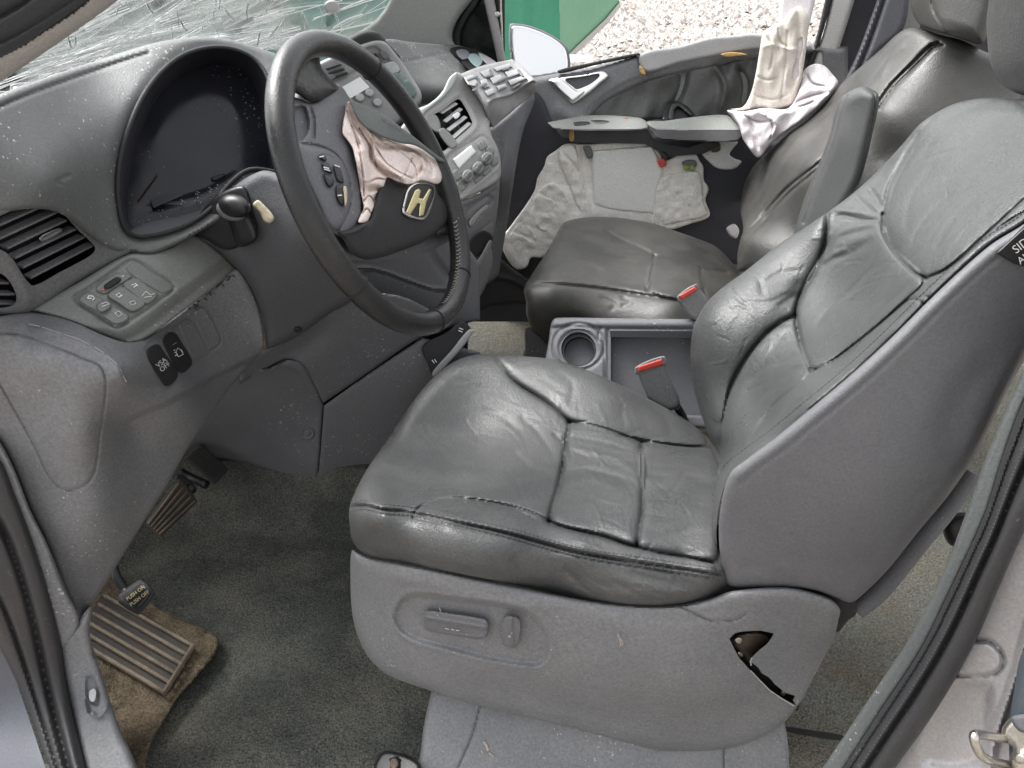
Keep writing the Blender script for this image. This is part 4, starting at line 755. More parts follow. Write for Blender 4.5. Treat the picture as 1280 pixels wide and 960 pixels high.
relief('window_button', [(738, 151), (752, 150), (762, 152), (748, 155)], ad, M_BLK, door, step=.9, r=.002, thick=.006, off=-.003)
icon('red_mark', [[(781, 148), (785, 148)]], 1.6, ad, -.002, M_RED, door)
relief('armrest_top', [(809, 152), (830, 151), (869, 146), (908, 144), (918, 152), (926, 164), (820, 163), (811, 158)], ad, M_SIL, door, step=1.4, r=.008, thick=.05, off=-.004)
relief('armrest_front', [(811, 158), (820, 162), (926, 162), (928, 172), (920, 177), (830, 175), (820, 171)], ad, M_BLKM, door, step=1.4, r=.006, thick=.04, off=-.006)
relief('armrest_gap', [(712, 161, 1), (808, 160, 1), (820, 178, 1), (860, 185, 1), (885, 176, 1), (900, 182, 1), (880, 192, 1), (835, 196, 1), (806, 180, 1), (712, 178, 1)], dd, M_BLK, door, step=2, thick=.02, off=-.045)
relief('torn_foam', [(712, 161), (717, 161), (717, 176), (712, 176)], dd, M_TAN, door, step=1, r=.002, thick=.01, off=-.055)
relief('pull_cup', [(828, 150), (834, 130), (842, 126), (856, 130), (866, 140), (871, 148), (860, 151)], ad, M_BLK, door, step=1.4, r=.01, thick=.04, off=.02)
relief('pull_cup_lip', [(836, 148), (840, 131), (850, 129), (862, 139), (866, 146), (858, 140), (848, 133), (843, 138), (842, 149)], ad, M_BLKM, door, step=1, r=.004, thick=.02, off=.004)
vb = [(684, 196), (695, 188), (707, 180), (735, 180), (770, 177), (806, 178), (820, 184), (832, 200), (850, 192), (869, 192), (874, 200), (879, 208), (880, 225), (886, 236), (882, 250), (887, 270), (862, 280), (835, 287), (780, 280), (740, 274), (715, 284), (700, 296), (690, 310), (684, 318), (676, 322), (664, 322), (658, 334), (645, 336), (632, 320), (627, 300), (640, 280), (656, 258), (668, 238), (672, 222), (680, 208)]
bar_ = relief('door_film', vb, dd, M_BARR, None, step=1.5, r=.004, thick=.006, off=-.03, ops=[('f', lambda x, y: -.03*np.clip((300-(x-640))/200, 0, 1)*np.clip((y-230)/60, 0, 1)*.6), ('f', lambda x, y: np.where(x < 735, .014, .002)*(vnoise(x*1.1, y, 24, 6)+.25*vnoise(x, y, 9, 9)-.6)), ('g', [(722, 183), (726, 220), (733, 250), (736, 272)], 3, -.010, 1), ('g', [(716, 184), (718, 215), (728, 250)], 2.5, .010, 1), ('g', [(835, 220), (823, 240), (819, 262), (817, 282)], 2, -.005, 1)])
bar_.parent = door
for pl, o_ in [([(700, 186), (716, 182), (722, 196), (726, 222), (734, 250), (728, 268), (718, 250), (708, 224), (700, 206)], -.048), ([(672, 240), (690, 228), (706, 240), (712, 262), (700, 282), (684, 290), (668, 282), (664, 262)], -.046), ([(640, 288), (654, 276), (666, 288), (672, 306), (660, 318), (652, 334), (640, 326), (632, 308)], -.052)]:
    relief('torn_sheet', pl, dd, M_BARR, door, step=1.4, r=.004, thick=.004, off=o_, ops=[('f', lambda x, y: .008*vnoise(x, y, 8, 15)), ('g', [pl[0], pl[3], pl[5]], 1.6, .006)])
relief('inner_steel', [(738, 188, 1), (815, 182, 1), (826, 205), (828, 218), (822, 238), (818, 268, 1), (760, 262), (742, 255, 1)], dd, M_METP, door, step=2, r=.006, thick=.01, off=-.042)
relief('fleece_patch', [(826, 222), (850, 216), (872, 214), (878, 232), (880, 255), (885, 268), (850, 278), (822, 280), (818, 250)], dd, M_BARR, door, step=1.4, r=.006, thick=.01, off=-.044, ops=[('f', lambda x, y: .006*vnoise(x, y, 7, 12))])
for nm, pl, m in [('connector', [(822, 200), (830, 198), (833, 206), (826, 209)], M_RED), ('connector', [(826, 190), (833, 192), (835, 199), (828, 199)], M_BLK), ('clip', [(854, 205), (860, 204), (862, 210), (856, 213)], M_GRN), ('clip', [(861, 206), (867, 205), (868, 212), (863, 212)], M_GRN), ('clip', [(729, 183), (738, 183), (741, 196), (735, 198), (730, 188)], M_PLD), ('clip_bracket', [(853, 202), (868, 200), (871, 207), (856, 209)], M_PLD)]:
    relief(nm, pl, dd, m, door, step=.9, r=.003, thick=.012, off=-.056)
relief('torn_patch', [(876, 190), (884, 180), (890, 175), (922, 177), (916, 186), (912, 193), (918, 198), (927, 202), (920, 210), (909, 212), (896, 210), (888, 204)], dd, M_METP, door, step=1.3, r=.003, thick=.006, off=-.02)
relief('torn_patch_shadow', [(890, 176), (898, 176), (900, 188), (890, 190)], dd, M_DUST, door, step=1.2, thick=.004, off=-.028)
sc_ = relief('floor_scrap', [(908, 285), (918, 280), (924, 288), (920, 298), (912, 294)], dd, M_FABW, None, step=1.2, r=.006, thick=.02, off=-.09)
tag(sc_, 'tiny white scrap between the passenger seat cushion and the door', 'scrap')

# mirror outside
mir = thing('side_mirror', 'outside mirror glass shining white beyond the far door', 'mirror')
md = Dep([(640, 40, 1.60), (708, 60, 1.66), (680, 95, 1.60)])
mm = bpy.data.materials.new('mirror_glass'); mm.use_nodes = True; bb = mm.node_tree.nodes['Principled BSDF']; bb.inputs['Base Color'].default_value = (.93, .94, .95, 1); bb.inputs['Metallic'].default_value = 1; bb.inputs['Roughness'].default_value = .3
mir_c = P(672, 66, 1.62)
relief('mirror_housing', [(637, 31), (650, 30), (668, 34), (690, 44), (704, 54), (711, 64), (711, 92), (690, 96), (650, 100), (640, 84)], Dep([(640, 40, 1.615), (708, 60, 1.675), (680, 95, 1.615)]), M_PLD, mir, step=1.6, r=.01, thick=.09)
relief('glass', [(640, 34), (652, 33), (668, 37), (688, 46), (702, 56), (708, 66), (708, 90), (690, 94), (660, 97), (648, 90), (642, 75)], md, mm, mir, step=2, r=.003, thick=.006)

# side curtain airbag and pink bag
cu = Dep([(945, 130, 1.24), (1000, 8, 1.28), (990, 131, 1.22), (955, 45, 1.27)])
ca = thing('curtain_airbag', 'beige deployed curtain airbag strip hanging down over the far door ledge', 'airbag')
relief('hanging_strip', [(912, 136), (928, 134), (938, 118), (945, 90), (950, 60), (954, 42), (966, 32), (977, 26), (988, 14), (1000, 7), (1006, 12), (1011, 22), (1009, 50), (1005, 80), (1001, 102), (996, 122), (989, 131), (969, 137), (945, 136), (928, 139)], cu, M_CURT, ca, step=1.3, r=.012, thick=.02,
       ops=[('g', [(984, 40), (982, 80), (976, 125)], 1.5, .004, 1), ('g', [(950, 60), (966, 56), (990, 62), (1004, 60)], 2.5, -.004), ('f', lambda x, y: .016*vnoise(x, y*.45, 9, 21)), ('g', [(958, 44), (966, 60), (962, 90)], 1.5, .006), ('g', [(972, 32), (976, 52), (986, 60)], 1.4, .006), ('g', [(946, 95), (960, 100), (972, 96)], 1.6, .005), ('g', [(942, 118), (965, 124), (985, 118)], 1.6, .005), ('g', [(996, 15), (999, 60), (990, 120)], 3, .006)],
       holes=[[(998, 50), (1003, 46), (1003, 62), (998, 78), (999, 92), (994, 101), (990, 98), (991, 84), (996, 70)]])
relief('upper_sheet', [(974, 30), (978, -30, 1), (1026, -30, 1), (1018, 5), (1010, 40), (1004, 70), (1000, 108), (986, 100), (984, 60)], cu, M_FABW, ca, step=1.6, r=.01, thick=.006, off=.02)
pk = Dep([(912, 140, 1.20), (1003, 87, 1.26), (1047, 104, 1.22), (949, 196, 1.14), (1020, 134, 1.18)])
pb = relief('seat_side_airbag', [(909, 138), (930, 139), (956, 135), (984, 136), (996, 120), (1002, 100), (1006, 87), (1018, 80), (1030, 82), (1040, 92), (1048, 104), (1036, 120), (1020, 136), (1000, 152), (975, 170), (960, 184), (951, 196), (945, 196), (934, 182), (928, 172), (924, 158), (916, 148)], pk, M_FABW, None, step=1.3, r=.015, thick=.03,
       ops=[('g', [(925, 142), (948, 152), (968, 150)], 1.4, .010), ('g', [(1008, 92), (1016, 104), (1034, 108)], 1.4, .012), ('g', [(958, 142), (966, 158), (962, 176)], 1.2, .010), ('g', [(990, 134), (1004, 132), (1018, 126)], 1.4, .012), ('f', lambda x, y: .030*vnoise(x+y*.4, y, 19, 31)+.008*vnoise(x, y+x*.5, 9, 32)-.02), ('g', [(950, 140), (970, 155), (960, 175)], 3, -.015), ('g', [(985, 138), (1000, 125), (1020, 118), (1036, 115)], 2.5, .018), ('g', [(935, 145), (942, 165), (948, 190)], 3, .015)])
tag(pb, 'crumpled pale pink deflated airbag lying between far door armrest and passenger seat', 'airbag')

# ================================================================== passenger seat
ps = thing('car_seat', 'dark leather passenger seat farther from the camera with raised armrest', 'car seat', 'front car seats')
Z5 = lambda *p: z3(850, 0, .336, p)
Z6 = lambda *p: z3(560, 260, .336, p)
pcd = Dep([(661, 357, .76), (690, 360, .745), (846, 378, .745), (674, 418, .77), (870, 400, .745), (708, 277, 1.10), (795, 275, 1.18), (920, 334, 1.10), (668, 335, .85), (800, 330, .93), (760, 300, 1.03), (900, 305, 1.18), (690, 430, .80)])
relief('cushion', Z6((283, 300), (290, 350), (292, 400), (315, 450), (340, 475), (390, 520), (600, 520, 1), (1000, 470, 1), (1090, 260, 1), (1070, 220), (1000, 145), (940, 118), (860, 90), (780, 62), (700, 45), (610, 34), (520, 34), (440, 50), (415, 75), (395, 115), (350, 190), (310, 250)), pcd, M_LEAP, ps, step=1.8, r=.02, rd=.03, thick=.06,
       ops=[('g', Z6((290, 296), (330, 283), (400, 284), (500, 292), (600, 305), (730, 325), (860, 345), (960, 360)), 2.2, .006, 1), ('g', Z6((300, 284), (340, 272), (450, 275), (600, 290), (860, 330)), 4, -.006), ('g', Z6((580, 80), (650, 120), (730, 155), (768, 178)), 1.8, .006), ('g', Z6((768, 178), (760, 230), (740, 308)), 1.8, .008, 1), ('g', Z6((768, 178), (850, 195), (940, 225), (1040, 240)), 1.8, .006, 1), ('g', Z6((940, 225), (945, 280), (965, 345)), 1.8, .006, 1),
            ('p', Z6((772, 182), (935, 228), (940, 335), (745, 305)), 8, .010), ('g', Z6((640, 330), (680, 350), (640, 370)), 3, .003), ('g', Z6((400, 235), (500, 215), (580, 240)), 4, .003), ('g', Z6((560, 330), (620, 360), (600, 385)), 3, .003)])
pbd = Dep([(1140, 36, 1.00), (1232, 64, .90), (1031, 128, 1.20), (951, 198, 1.24), (925, 262, 1.20), (918, 335, 1.00), (1162, 57, .93), (1098, 134, .88), (1018, 208, .87), (935, 300, .95), (1100, 200, .83), (1000, 290, .86), (1230, 110, .86), (1100, 70, 1.06)])
relief('backrest', Z5((830, 112), (890, 104), (960, 128), (1050, 150), (1130, 190), (1200, 215, 1), (1300, 260, 1), (1300, 700, 1), (800, 900, 1), (300, 1010, 1), (215, 1010, 1), (213, 950), (222, 900), (235, 850), (225, 780), (240, 680), (268, 625), (305, 585), (400, 500), (480, 440), (540, 378), (600, 312), (670, 250), (740, 190)), pbd, M_LEAP, ps, step=1.9, r=.02, rd=.03, thick=.10,
       ops=[('g', Z5((960, 160), (930, 172), (860, 240), (790, 310), (735, 385)), 2.2, .016, 1), ('g', Z5((975, 168), (940, 182), (870, 250), (800, 320), (742, 400)), 2.0, .014, 1), ('g', Z5((590, 540), (500, 620), (400, 700), (310, 800), (240, 880), (212, 950)), 2.0, .014, 1), ('g', Z5((600, 552), (505, 635), (410, 715), (320, 812), (250, 890), (222, 960)), 2.0, .012, 1),
            ('g', Z5((870, 120), (800, 180), (720, 290), (690, 330)), 2.5, .004), ('g', Z5((840, 160), (770, 240), (740, 300)), 3, -.004), ('g', Z5((700, 200), (660, 260), (640, 320)), 3, .004), ('g', Z5((320, 600), (300, 720), (330, 830)), 6, .006), ('g', Z5((540, 400), (480, 560), (400, 680)), 10, .010)])
relief('armrest', Z5((640, 335), (680, 322), (715, 332), (738, 352), (738, 400), (718, 490), (695, 590), (660, 700), (600, 800), (520, 900), (432, 960), (420, 900), (440, 810), (480, 690), (520, 600), (560, 490), (580, 400), (602, 360)), Dep([(1065, 112, .70), (1097, 118, .66), (1082, 202, .64), (994, 282, .68), (1038, 168, .70), (1048, 124, .72)]), mat('armrest_leather', (.062, .064, .064), .45, [('v', 600, .0009)], mottle=(.5, 8, (.085, .088, .087))), ps, step=1.5, r=.02, rd=.025, thick=.07,
       ops=[('g', Z5((620, 355), (600, 400), (575, 500), (540, 600), (495, 710), (460, 830)), 1.4, .004, 1), ('g', Z5((638, 345), (690, 330), (722, 350), (722, 410), (690, 560)), 1.4, .004)])
relief('headrest', Z5((950, -440), (880, -360), (855, -200), (858, 0), (868, 55), (890, 90), (930, 108), (1000, 130), (1060, 150), (1110, 165), (1128, 160), (1142, 130), (1200, -200), (1210, -380), (1120, -440)), Dep([(1139, 0, 1.0), (1186, 44, .86), (1233, 50, .80), (1233, 0, .82), (1150, 30, .97)]), M_LEAP, ps, step=1.8, r=.03, thick=.10, ops=[('g', Z5((930, -80), (945, 40), (1000, 125)), 2, .005, 1)])
relief('seat_base', Z6((290, 440), (340, 470), (390, 540), (360, 620), (270, 600), (285, 520)), Dep([(655, 420, .80), (690, 440, .80), (670, 470, .80)]), M_PLD, ps, step=2, r=.01, thick=.05, off=.02)

# ================================================================== console
con = thing('centre_console', 'low grey console with round cup holder and open tray between the seats', 'console')
cz = Dep([(689, 404, .68), (869, 399, .68), (681, 448, .61), (760, 475, .59), (880, 520, .57)])
cupo = ell(723, 436, 21.5, 21)
tray = Z6((604, 480, 1), (606, 490), (700, 486), (930, 486, 1), (1000, 700, 1), (960, 780, 1), (700, 800, 1), (600, 640, 1))
relief('console_top', Z6((340, 640, 1), (362, 560), (375, 490), (384, 430), (396, 412), (420, 408), (560, 409), (800, 412), (960, 415, 1), (1020, 500, 1), (1020, 820, 1), (600, 820, 1)), cz, M_PLD, con, step=1.5, r=.008, thick=.03, holes=[cupo],
       ops=[('g', Z6((385, 448), (450, 440), (540, 445), (620, 448), (940, 450)), 2, .004, 1), ('g', Z6((395, 430), (600, 430), (930, 432)), 5, -.004, 1), ('G', ell(723, 433, 32, 29), 2, .005), ('g', Z6((565, 445), (560, 490), (575, 505), (582, 560), (584, 630)), 1.6, .004, 1), ('g', Z6((594, 455), (594, 640)), 2.2, .008, 1), ('p', Z6((604, 475, 1), (930, 478, 1), (1010, 780, 1), (604, 780, 1)), 3, -.035), ('p', ell(723, 435, 27, 25), 3, -.006)])
relief('cup_ring', ell(724, 437, 24, 23), cz, M_BLKM, con, off=.012, step=1.2, r=.004, thick=.01, holes=[ell(724, 439, 19, 18)])
relief('cup_floor', ell(725, 440, 26, 25), cz, M_PLD, con, off=.045, step=1.5, thick=.01)
loft('cup_wall', cupo, lambda x, y: cz(x, y)+.004, ell(725, 441, 19, 18), cz, M_BLKM, con, offb=.044)
relief('tray_wall', Z6((602, 456, 1), (920, 458, 1), (924, 484, 1), (604, 480, 1)), Dep([(762, 415, .64), (865, 415, .64), (800, 422, .635)]), M_BLK, con, step=1.5, thick=.01, off=.01)

def buckle(label, body, top, dep):
    b = thing('belt_buckle', label, 'belt buckle', 'seat belt buckles')
    relief('casing', body, dep, M_PL, b, step=1.2, r=.008, thick=.025)
    relief('release_button', top, dep, M_RED, b, step=.9, r=.003, thick=.01, off=-.004)
    relief('button_frame', [(x+(x-np.mean([p[0] for p in top]))*.16, y+(y-np.mean([p[1] for p in top]))*.35) for x, y, *_ in top], dep, M_PL, b, step=1, r=.003, thick=.012, off=-.001)
    return b
buckle('black seat belt buckle with red button at the passenger cushion edge', Z6((855, 342), (865, 332), (925, 292), (934, 300), (966, 345), (925, 415), (905, 412), (880, 385)), Z6((868, 344, 1), (858, 326, 1), (918, 291, 1), (928, 306, 1)), Dep([(847, 374, .66), (880, 370, .68), (866, 400, .66)]))
b2 = buckle('black seat belt buckle with red button standing over the console tray', Z6((706, 605), (720, 584), (798, 562), (806, 580), (830, 640), (862, 715), (856, 742), (820, 752), (752, 716), (735, 690)), Z6((708, 612, 1), (706, 590, 1), (796, 560, 1), (803, 584, 1)), Dep([(797, 462, .55), (829, 450, .56), (849, 505, .545), (812, 500, .54)]))
tube('stalk', [P(846, 508, .55), P(853, 520, .56), P(862, 540, .56)], .008, M_BLKM, b2)

# ================================================================== driver seat
ds = thing('car_seat', 'near grey leather driver seat with power switches and torn side cover', 'car seat', 'front car seats')
cu_d = Dep([(437, 640, .035), (480, 640, .005), (560, 652, -.005), (640, 668, -.005), (720, 690, -.005), (800, 702, -.005), (895, 715, .0), (440, 685, .04), (500, 704, .005), (700, 742, .0), (905, 742, .01),
            (475, 562, .22), (510, 512, .33), (545, 470, .43), (600, 443, .52), (700, 452, .52), (820, 505, .50), (885, 545, .46), (600, 560, .30), (700, 600, .19), (560, 610, .13), (620, 500, .42), (750, 600, .20), (850, 600, .22), (760, 500, .43), (690, 650, .055), (860, 680, .045), (500, 620, .075)])
Z7 = lambda *p: z3(420, 400, .336, p)
wr_ = random.Random(21)
def wrinkles(n, x0, x1, y0, y1, ang, L, w, d, spread=.35):
    o = []
    for i in range(n):
        x = wr_.uniform(x0, x1); y = wr_.uniform(y0, y1); a = math.radians(ang)+wr_.gauss(0, spread); l = wr_.uniform(.5, 1)*L; pts = []
        for k in range(5):
            pts.append((x, y)); x += l/4*math.cos(a); y += l/4*math.sin(a); a += wr_.gauss(0, .22)
        o.append(('g', pts, wr_.uniform(.7, 1.3)*w, d*.62*wr_.uniform(.4, 1.1)*wr_.choice([1, 1, -1])))
    return o
seamside = [(438, 634), (455, 632), (480, 637), (515, 641), (560, 650), (640, 668), (720, 690), (800, 703), (860, 712), (900, 718)]
ops = [('g', seamside, 1.5, .006, 1), ('g', [(x, y-4) for x, y in seamside], 3, -.003, 1), ('g', [(x, y+6) for x, y in seamside], 1.2, .0025, 1),
       ('g', Z7((285, 735), (300, 705), (340, 680), (400, 665), (460, 662), (540, 672), (640, 690), (740, 720), (800, 752)), 1.6, .006, 1),
       ('g', Z7((585, 130), (620, 175), (660, 225), (720, 265), (790, 310), (840, 355), (868, 380)), 2, .008, 1),
       ('g', Z7((868, 378), (855, 450), (845, 530), (825, 620), (800, 700), (792, 752)), 2.2, .012, 1),
       ('g', Z7((868, 378), (940, 388), (1020, 410), (1100, 440), (1140, 452), (1220, 462), (1290, 470), (1400, 478)), 2.2, .010, 1),
       ('g', Z7((1137, 455), (1138, 560), (1137, 680), (1128, 780), (1118, 842)), 2.0, .010, 1),
       ('g', Z7((792, 752), (870, 775), (980, 800), (1080, 832), (1160, 855), (1280, 880), (1400, 900)), 2.0, .008, 1),
       ('p', Z7((862, 385), (1130, 458), (1132, 780), (1110, 835), (990, 798), (800, 745), (845, 600)), 16, .018),
       ('p', Z7((1145, 460), (1400, 480), (1420, 880), (1290, 875), (1125, 840), (1140, 700)), 14, .016),
       ('p', Z7((60, 680), (120, 560), (250, 330), (400, 180), (480, 135), (585, 133), (700, 260), (860, 375), (835, 560), (785, 745), (640, 690), (460, 662), (300, 700)), 20, .012),
       ('p', Z7((600, 132), (760, 135), (1000, 200), (1250, 330), (1380, 460), (1150, 445), (880, 375), (760, 290), (660, 225)), 16, .016),
       ('p', Z7((300, 720), (400, 675), (540, 680), (800, 757), (1080, 838), (1400, 905), (1400, 960), (1000, 880), (640, 790)), 9, .008),
       ('g', [(690, 540), (705, 555), (712, 575)], 3, .006)]
# deep folds across the seat panels, then fine creases
for pts, w, d in [([(708, 545), (730, 548), (765, 556), (795, 566)], 3, .007), ([(712, 560), (740, 566), (770, 574), (797, 590)], 3, -.006), ([(706, 590), (735, 588), (770, 596), (796, 606)], 3.5, .010), ([(704, 600), (740, 600), (775, 610)], 4, -.006), ([(700, 625), (730, 622), (760, 632)], 4, .004), ([(696, 648), (730, 650), (760, 662), (785, 676)], 5, .005),
                  ([(715, 534), (745, 536), (780, 548)], 2.2, .004), ([(722, 541), (760, 546), (792, 558)], 2, .004),
                  ([(806, 592), (830, 596), (860, 594), (885, 598)], 3, .008), ([(806, 602), (840, 606), (880, 604)], 4, -.005), ([(808, 570), (840, 572), (870, 580)], 3, .004), ([(804, 620), (840, 624), (885, 622)], 3.5, .005), ([(803, 640), (830, 646), (880, 642)], 3.5, .005), ([(801, 660), (840, 668), (880, 664)], 4, .005), ([(806, 583), (845, 584), (880, 588)], 2, .004),
                  ([(600, 510), (625, 520), (645, 535), (655, 545)], 3, .004), ([(650, 520), (672, 540), (695, 575)], 3, .005), ([(560, 470), (600, 485), (640, 490)], 4, .004), ([(640, 560), (665, 585), (690, 590)], 3, .004), ([(690, 460), (715, 480), (712, 510)], 4, .005), ([(640, 460), (655, 455), (680, 452)], 2, .004),
                  ([(800, 490), (830, 520), (842, 545)], 5, .006), ([(840, 512), (860, 530), (870, 550)], 4, .006), ([(760, 480), (775, 505), (780, 530)], 8, .004),
                  ([(640, 690), (655, 715), (690, 740)], 7, .006), ([(700, 712), (740, 730), (790, 738)], 5, .005), ([(780, 715), (820, 725), (870, 735)], 4, .005), ([(700, 705), (730, 735), (760, 750)], 4, .006), ([(840, 720), (870, 735), (880, 748)], 4, .006), ([(760, 722), (800, 745), (830, 752)], 3, .004),
                  ([(720, 675), (760, 690), (800, 694)], 3, -.004), ([(800, 680), (840, 690), (880, 690)], 3, .005)]:
    ops.append(('g', pts, w*1.25, d*.55))
ops += wrinkles(26, 700, 780, 535, 660, 12, 50, 1.8, .0028)+wrinkles(24, 803, 860, 565, 680, 4, 50, 1.8, .0028)+wrinkles(34, 520, 680, 470, 620, 28, 50, 2, .0018)+wrinkles(20, 650, 860, 690, 740, 20, 45, 2, .0026)+wrinkles(16, 650, 850, 460, 530, 55, 36, 2.5, .0022)+wrinkles(10, 700, 880, 672, 700, 12, 35, 1.6, .002)
cuo = [(437, 655), (436, 640), (440, 624), (450, 602), (463, 580), (477, 560), (496, 532), (512, 508), (530, 484), (548, 466), (568, 452), (590, 444), (615, 443), (650, 445), (690, 449), (725, 459), (760, 474), (800, 493), (840, 514), (870, 534), (900, 560, 1), (960, 600, 1), (960, 740, 1), (905, 742, 1), (888, 748), (860, 754), (830, 757), (790, 756), (740, 751), (690, 741), (640, 730), (600, 722), (550, 712), (500, 703), (468, 697), (450, 688), (440, 674)]
relief('cushion', cuo, cu_d, M_LEAT, ds, step=1.7, r=.022, rd=.03, thick=.10, ops=ops)
# a stitched thread line on the cushion edge
class Off:
    def __init__(s, d, ops): s.d = d; s.o = ops
    def __call__(s, x, y):
        q = np.c_[np.ravel(x), np.ravel(y)].astype(float); return apply_ops(q, s.d(q[:, 0], q[:, 1]), s.o)
cdo = Off(cu_d, ops)
stitches('stitching', [(x, y-7) for x, y in seamside], cdo, M_THR, ds, dash=3.4, gap=2, w=1.0, off=-.0015)
stitches('stitching', [(x, y+3.5) for x, y in seamside], cdo, M_THR, ds, dash=3.4, gap=2, w=1.0, off=-.0015)
# --- backrest
seamb = [(1330, 236), (1280, 279), (1240, 304), (1200, 338), (1160, 376), (1120, 416), (1085, 449), (1050, 480), (1010, 513), (970, 546), (935, 572), (912, 592), (900, 612), (893, 650)]
bk_d = Dep([(1280, 280, .01), (1200, 338, .0), (1120, 416, .0), (1010, 513, .0), (912, 592, .015), (893, 660, .02), (905, 720, .02),
            (868, 400, .43), (865, 450, .42), (880, 520, .41), (897, 580, .36), (930, 342, .46), (1020, 272, .48), (1100, 215, .50), (1150, 155, .50), (1210, 125, .44), (1290, 125, .30),
            (960, 380, .38), (1000, 420, .30), (940, 480, .29), (900, 545, .30), (1080, 380, .22), (1050, 440, .14), (1100, 280, .34), (1180, 240, .26), (1200, 300, .07), (1240, 200, .24), (960, 530, .13), (1040, 310, .42), (920, 560, .16)])
Z8 = lambda *p: z3(850, 260, .336, p)
ops = [('g', seamb, 1.6, .007, 1), ('g', [(x-5, y-5) for x, y in seamb], 3.5, -.004, 1), ('g', [(x+4, y+4.5) for x, y in seamb[:-2]], 1.3, .004, 1),
       ('g', [(1180, 132), (1150, 165), (1130, 195), (1110, 235), (1104, 268)], 2.2, .008, 1), ('g', [(1104, 268), (1104, 290), (1120, 318), (1140, 338), (1158, 348)], 2.2, .012, 1), ('g', [(1158, 348), (1185, 335), (1230, 295), (1290, 240)], 2, .006, 1),
       ('g', Z8((548, -40), (545, 60), (535, 140), (500, 240), (450, 320), (432, 370), (430, 410), (445, 480), (465, 550), (490, 608)), 2.5, .012, 1), ('g', Z8((490, 608), (560, 570), (650, 510), (760, 420), (840, 350), (880, 342), (925, 372)), 2, .006, 1),
       ('g', Z8((430, 400), (370, 425), (300, 490), (230, 580), (190, 660), (165, 760), (150, 900), (160, 1000)), 2.2, .008, 1),
       ('p', Z8((770, 60), (820, -120), (960, -300), (1250, -400), (1400, -100), (1200, 60), (920, 255), (800, 150)), 22, .014),
       ('p', Z8((560, 120), (640, 60), (740, 50), (800, 150), (905, 262), (840, 340), (640, 510), (495, 600), (440, 480), (440, 340)), 22, .022),
       ('p', Z8((425, 410), (445, 500), (480, 605), (340, 740), (230, 900), (170, 960), (160, 800), (200, 660), (300, 490)), 14, .014),
       ('p', Z8((60, 400), (200, 260), (400, 100), (540, 10), (530, 140), (440, 320), (420, 395), (300, 480), (190, 650), (150, 800), (100, 760), (50, 560)), 24, .016)]
for pts, w, d in [(Z8((545, 60), (600, 30), (680, 45), (745, 50)), 3, .012), (Z8((560, 0), (620, 10), (700, 20)), 3, -.008), (Z8((530, 180), (580, 120), (660, 90), (730, 70)), 4, .014), (Z8((510, 230), (570, 190), (640, 170), (720, 110)), 4, .008), (Z8((520, 205), (590, 160), (690, 100)), 4, -.006), (Z8((700, -80), (740, -20), (755, 40)), 3, .010), (Z8((640, -60), (700, 0), (750, 30)), 3, .006),
                  (Z8((500, 440), (560, 370), (640, 300), (730, 210)), 2.5, .006), (Z8((530, 430), (600, 360), (680, 290)), 3, -.004), (Z8((690, 450), (750, 380), (810, 330), (860, 270)), 2.5, .005), (Z8((640, 490), (720, 400), (830, 290)), 4, .003), (Z8((580, 520), (660, 420), (760, 330)), 5, .004),
                  (Z8((340, 720), (380, 640), (430, 600), (480, 590)), 3, .007), (Z8((350, 590), (400, 560), (455, 545)), 2, .006), (Z8((310, 460), (360, 440), (425, 430)), 2, .004), (Z8((260, 650), (320, 590), (440, 530)), 3, .004), (Z8((250, 780), (330, 680), (450, 570)), 4, .004), (Z8((230, 560), (300, 500), (400, 470)), 3, .003),
                  (Z8((850, 150), (900, 60), (960, -10), (1020, -60)), 2.5, .005), (Z8((880, 170), (940, 70), (1010, 0)), 3, -.003), (Z8((940, 160), (1000, 60), (1080, -20), (1140, -60)), 3, .004), (Z8((840, 100), (860, -40), (960, -180)), 4, .004), (Z8((980, 200), (1080, 80), (1200, -20)), 4, .003),
                  (Z8((180, 280), (210, 330), (260, 370)), 2, .004), (Z8((230, 350), (330, 350), (420, 310)), 2.5, .004), (Z8((100, 420), (170, 380), (260, 390)), 3, .003), (Z8((250, 240), (290, 260), (310, 330)), 3, .004), (Z8((360, 370), (400, 340), (440, 320)), 3, .006), (Z8((120, 600), (90, 500), (110, 420)), 6, .004), (Z8((290, 300), (360, 250), (450, 230)), 3, .004),
                  (Z8((450, 260), (420, 330), (380, 380)), 5, .006), ([(1150, 165), (1120, 190), (1095, 225)], 5, .006), ([(1195, 150), (1170, 170), (1150, 200)], 3, .004), ([(1060, 262), (1080, 250), (1100, 225)], 6, .006), ([(1210, 140), (1240, 132), (1270, 135)], 5, .003),
                  (Z8((860, 340), (900, 330), (935, 340), (925, 372)), 2, .004), ([(925, 700), (960, 720), (1010, 728)], 14, .004), ([(1180, 560), (1200, 500), (1250, 440)], 20, .004)]:
    ops.append(('g', pts, w*1.2, d*.6))
ops += wrinkles(26, 1030, 1130, 310, 420, -48, 60, 1.8, .0022)+wrinkles(22, 920, 1000, 440, 540, -40, 44, 1.8, .0022)+wrinkles(22, 1110, 1250, 180, 310, -60, 60, 2, .0018)+wrinkles(30, 880, 1000, 340, 460, 10, 30, 1.3, .0022, 1.0)+wrinkles(16, 1010, 1060, 270, 330, -35, 34, 1.8, .003)+wrinkles(14, 960, 1150, 400, 540, -40, 30, 1.2, .0016)
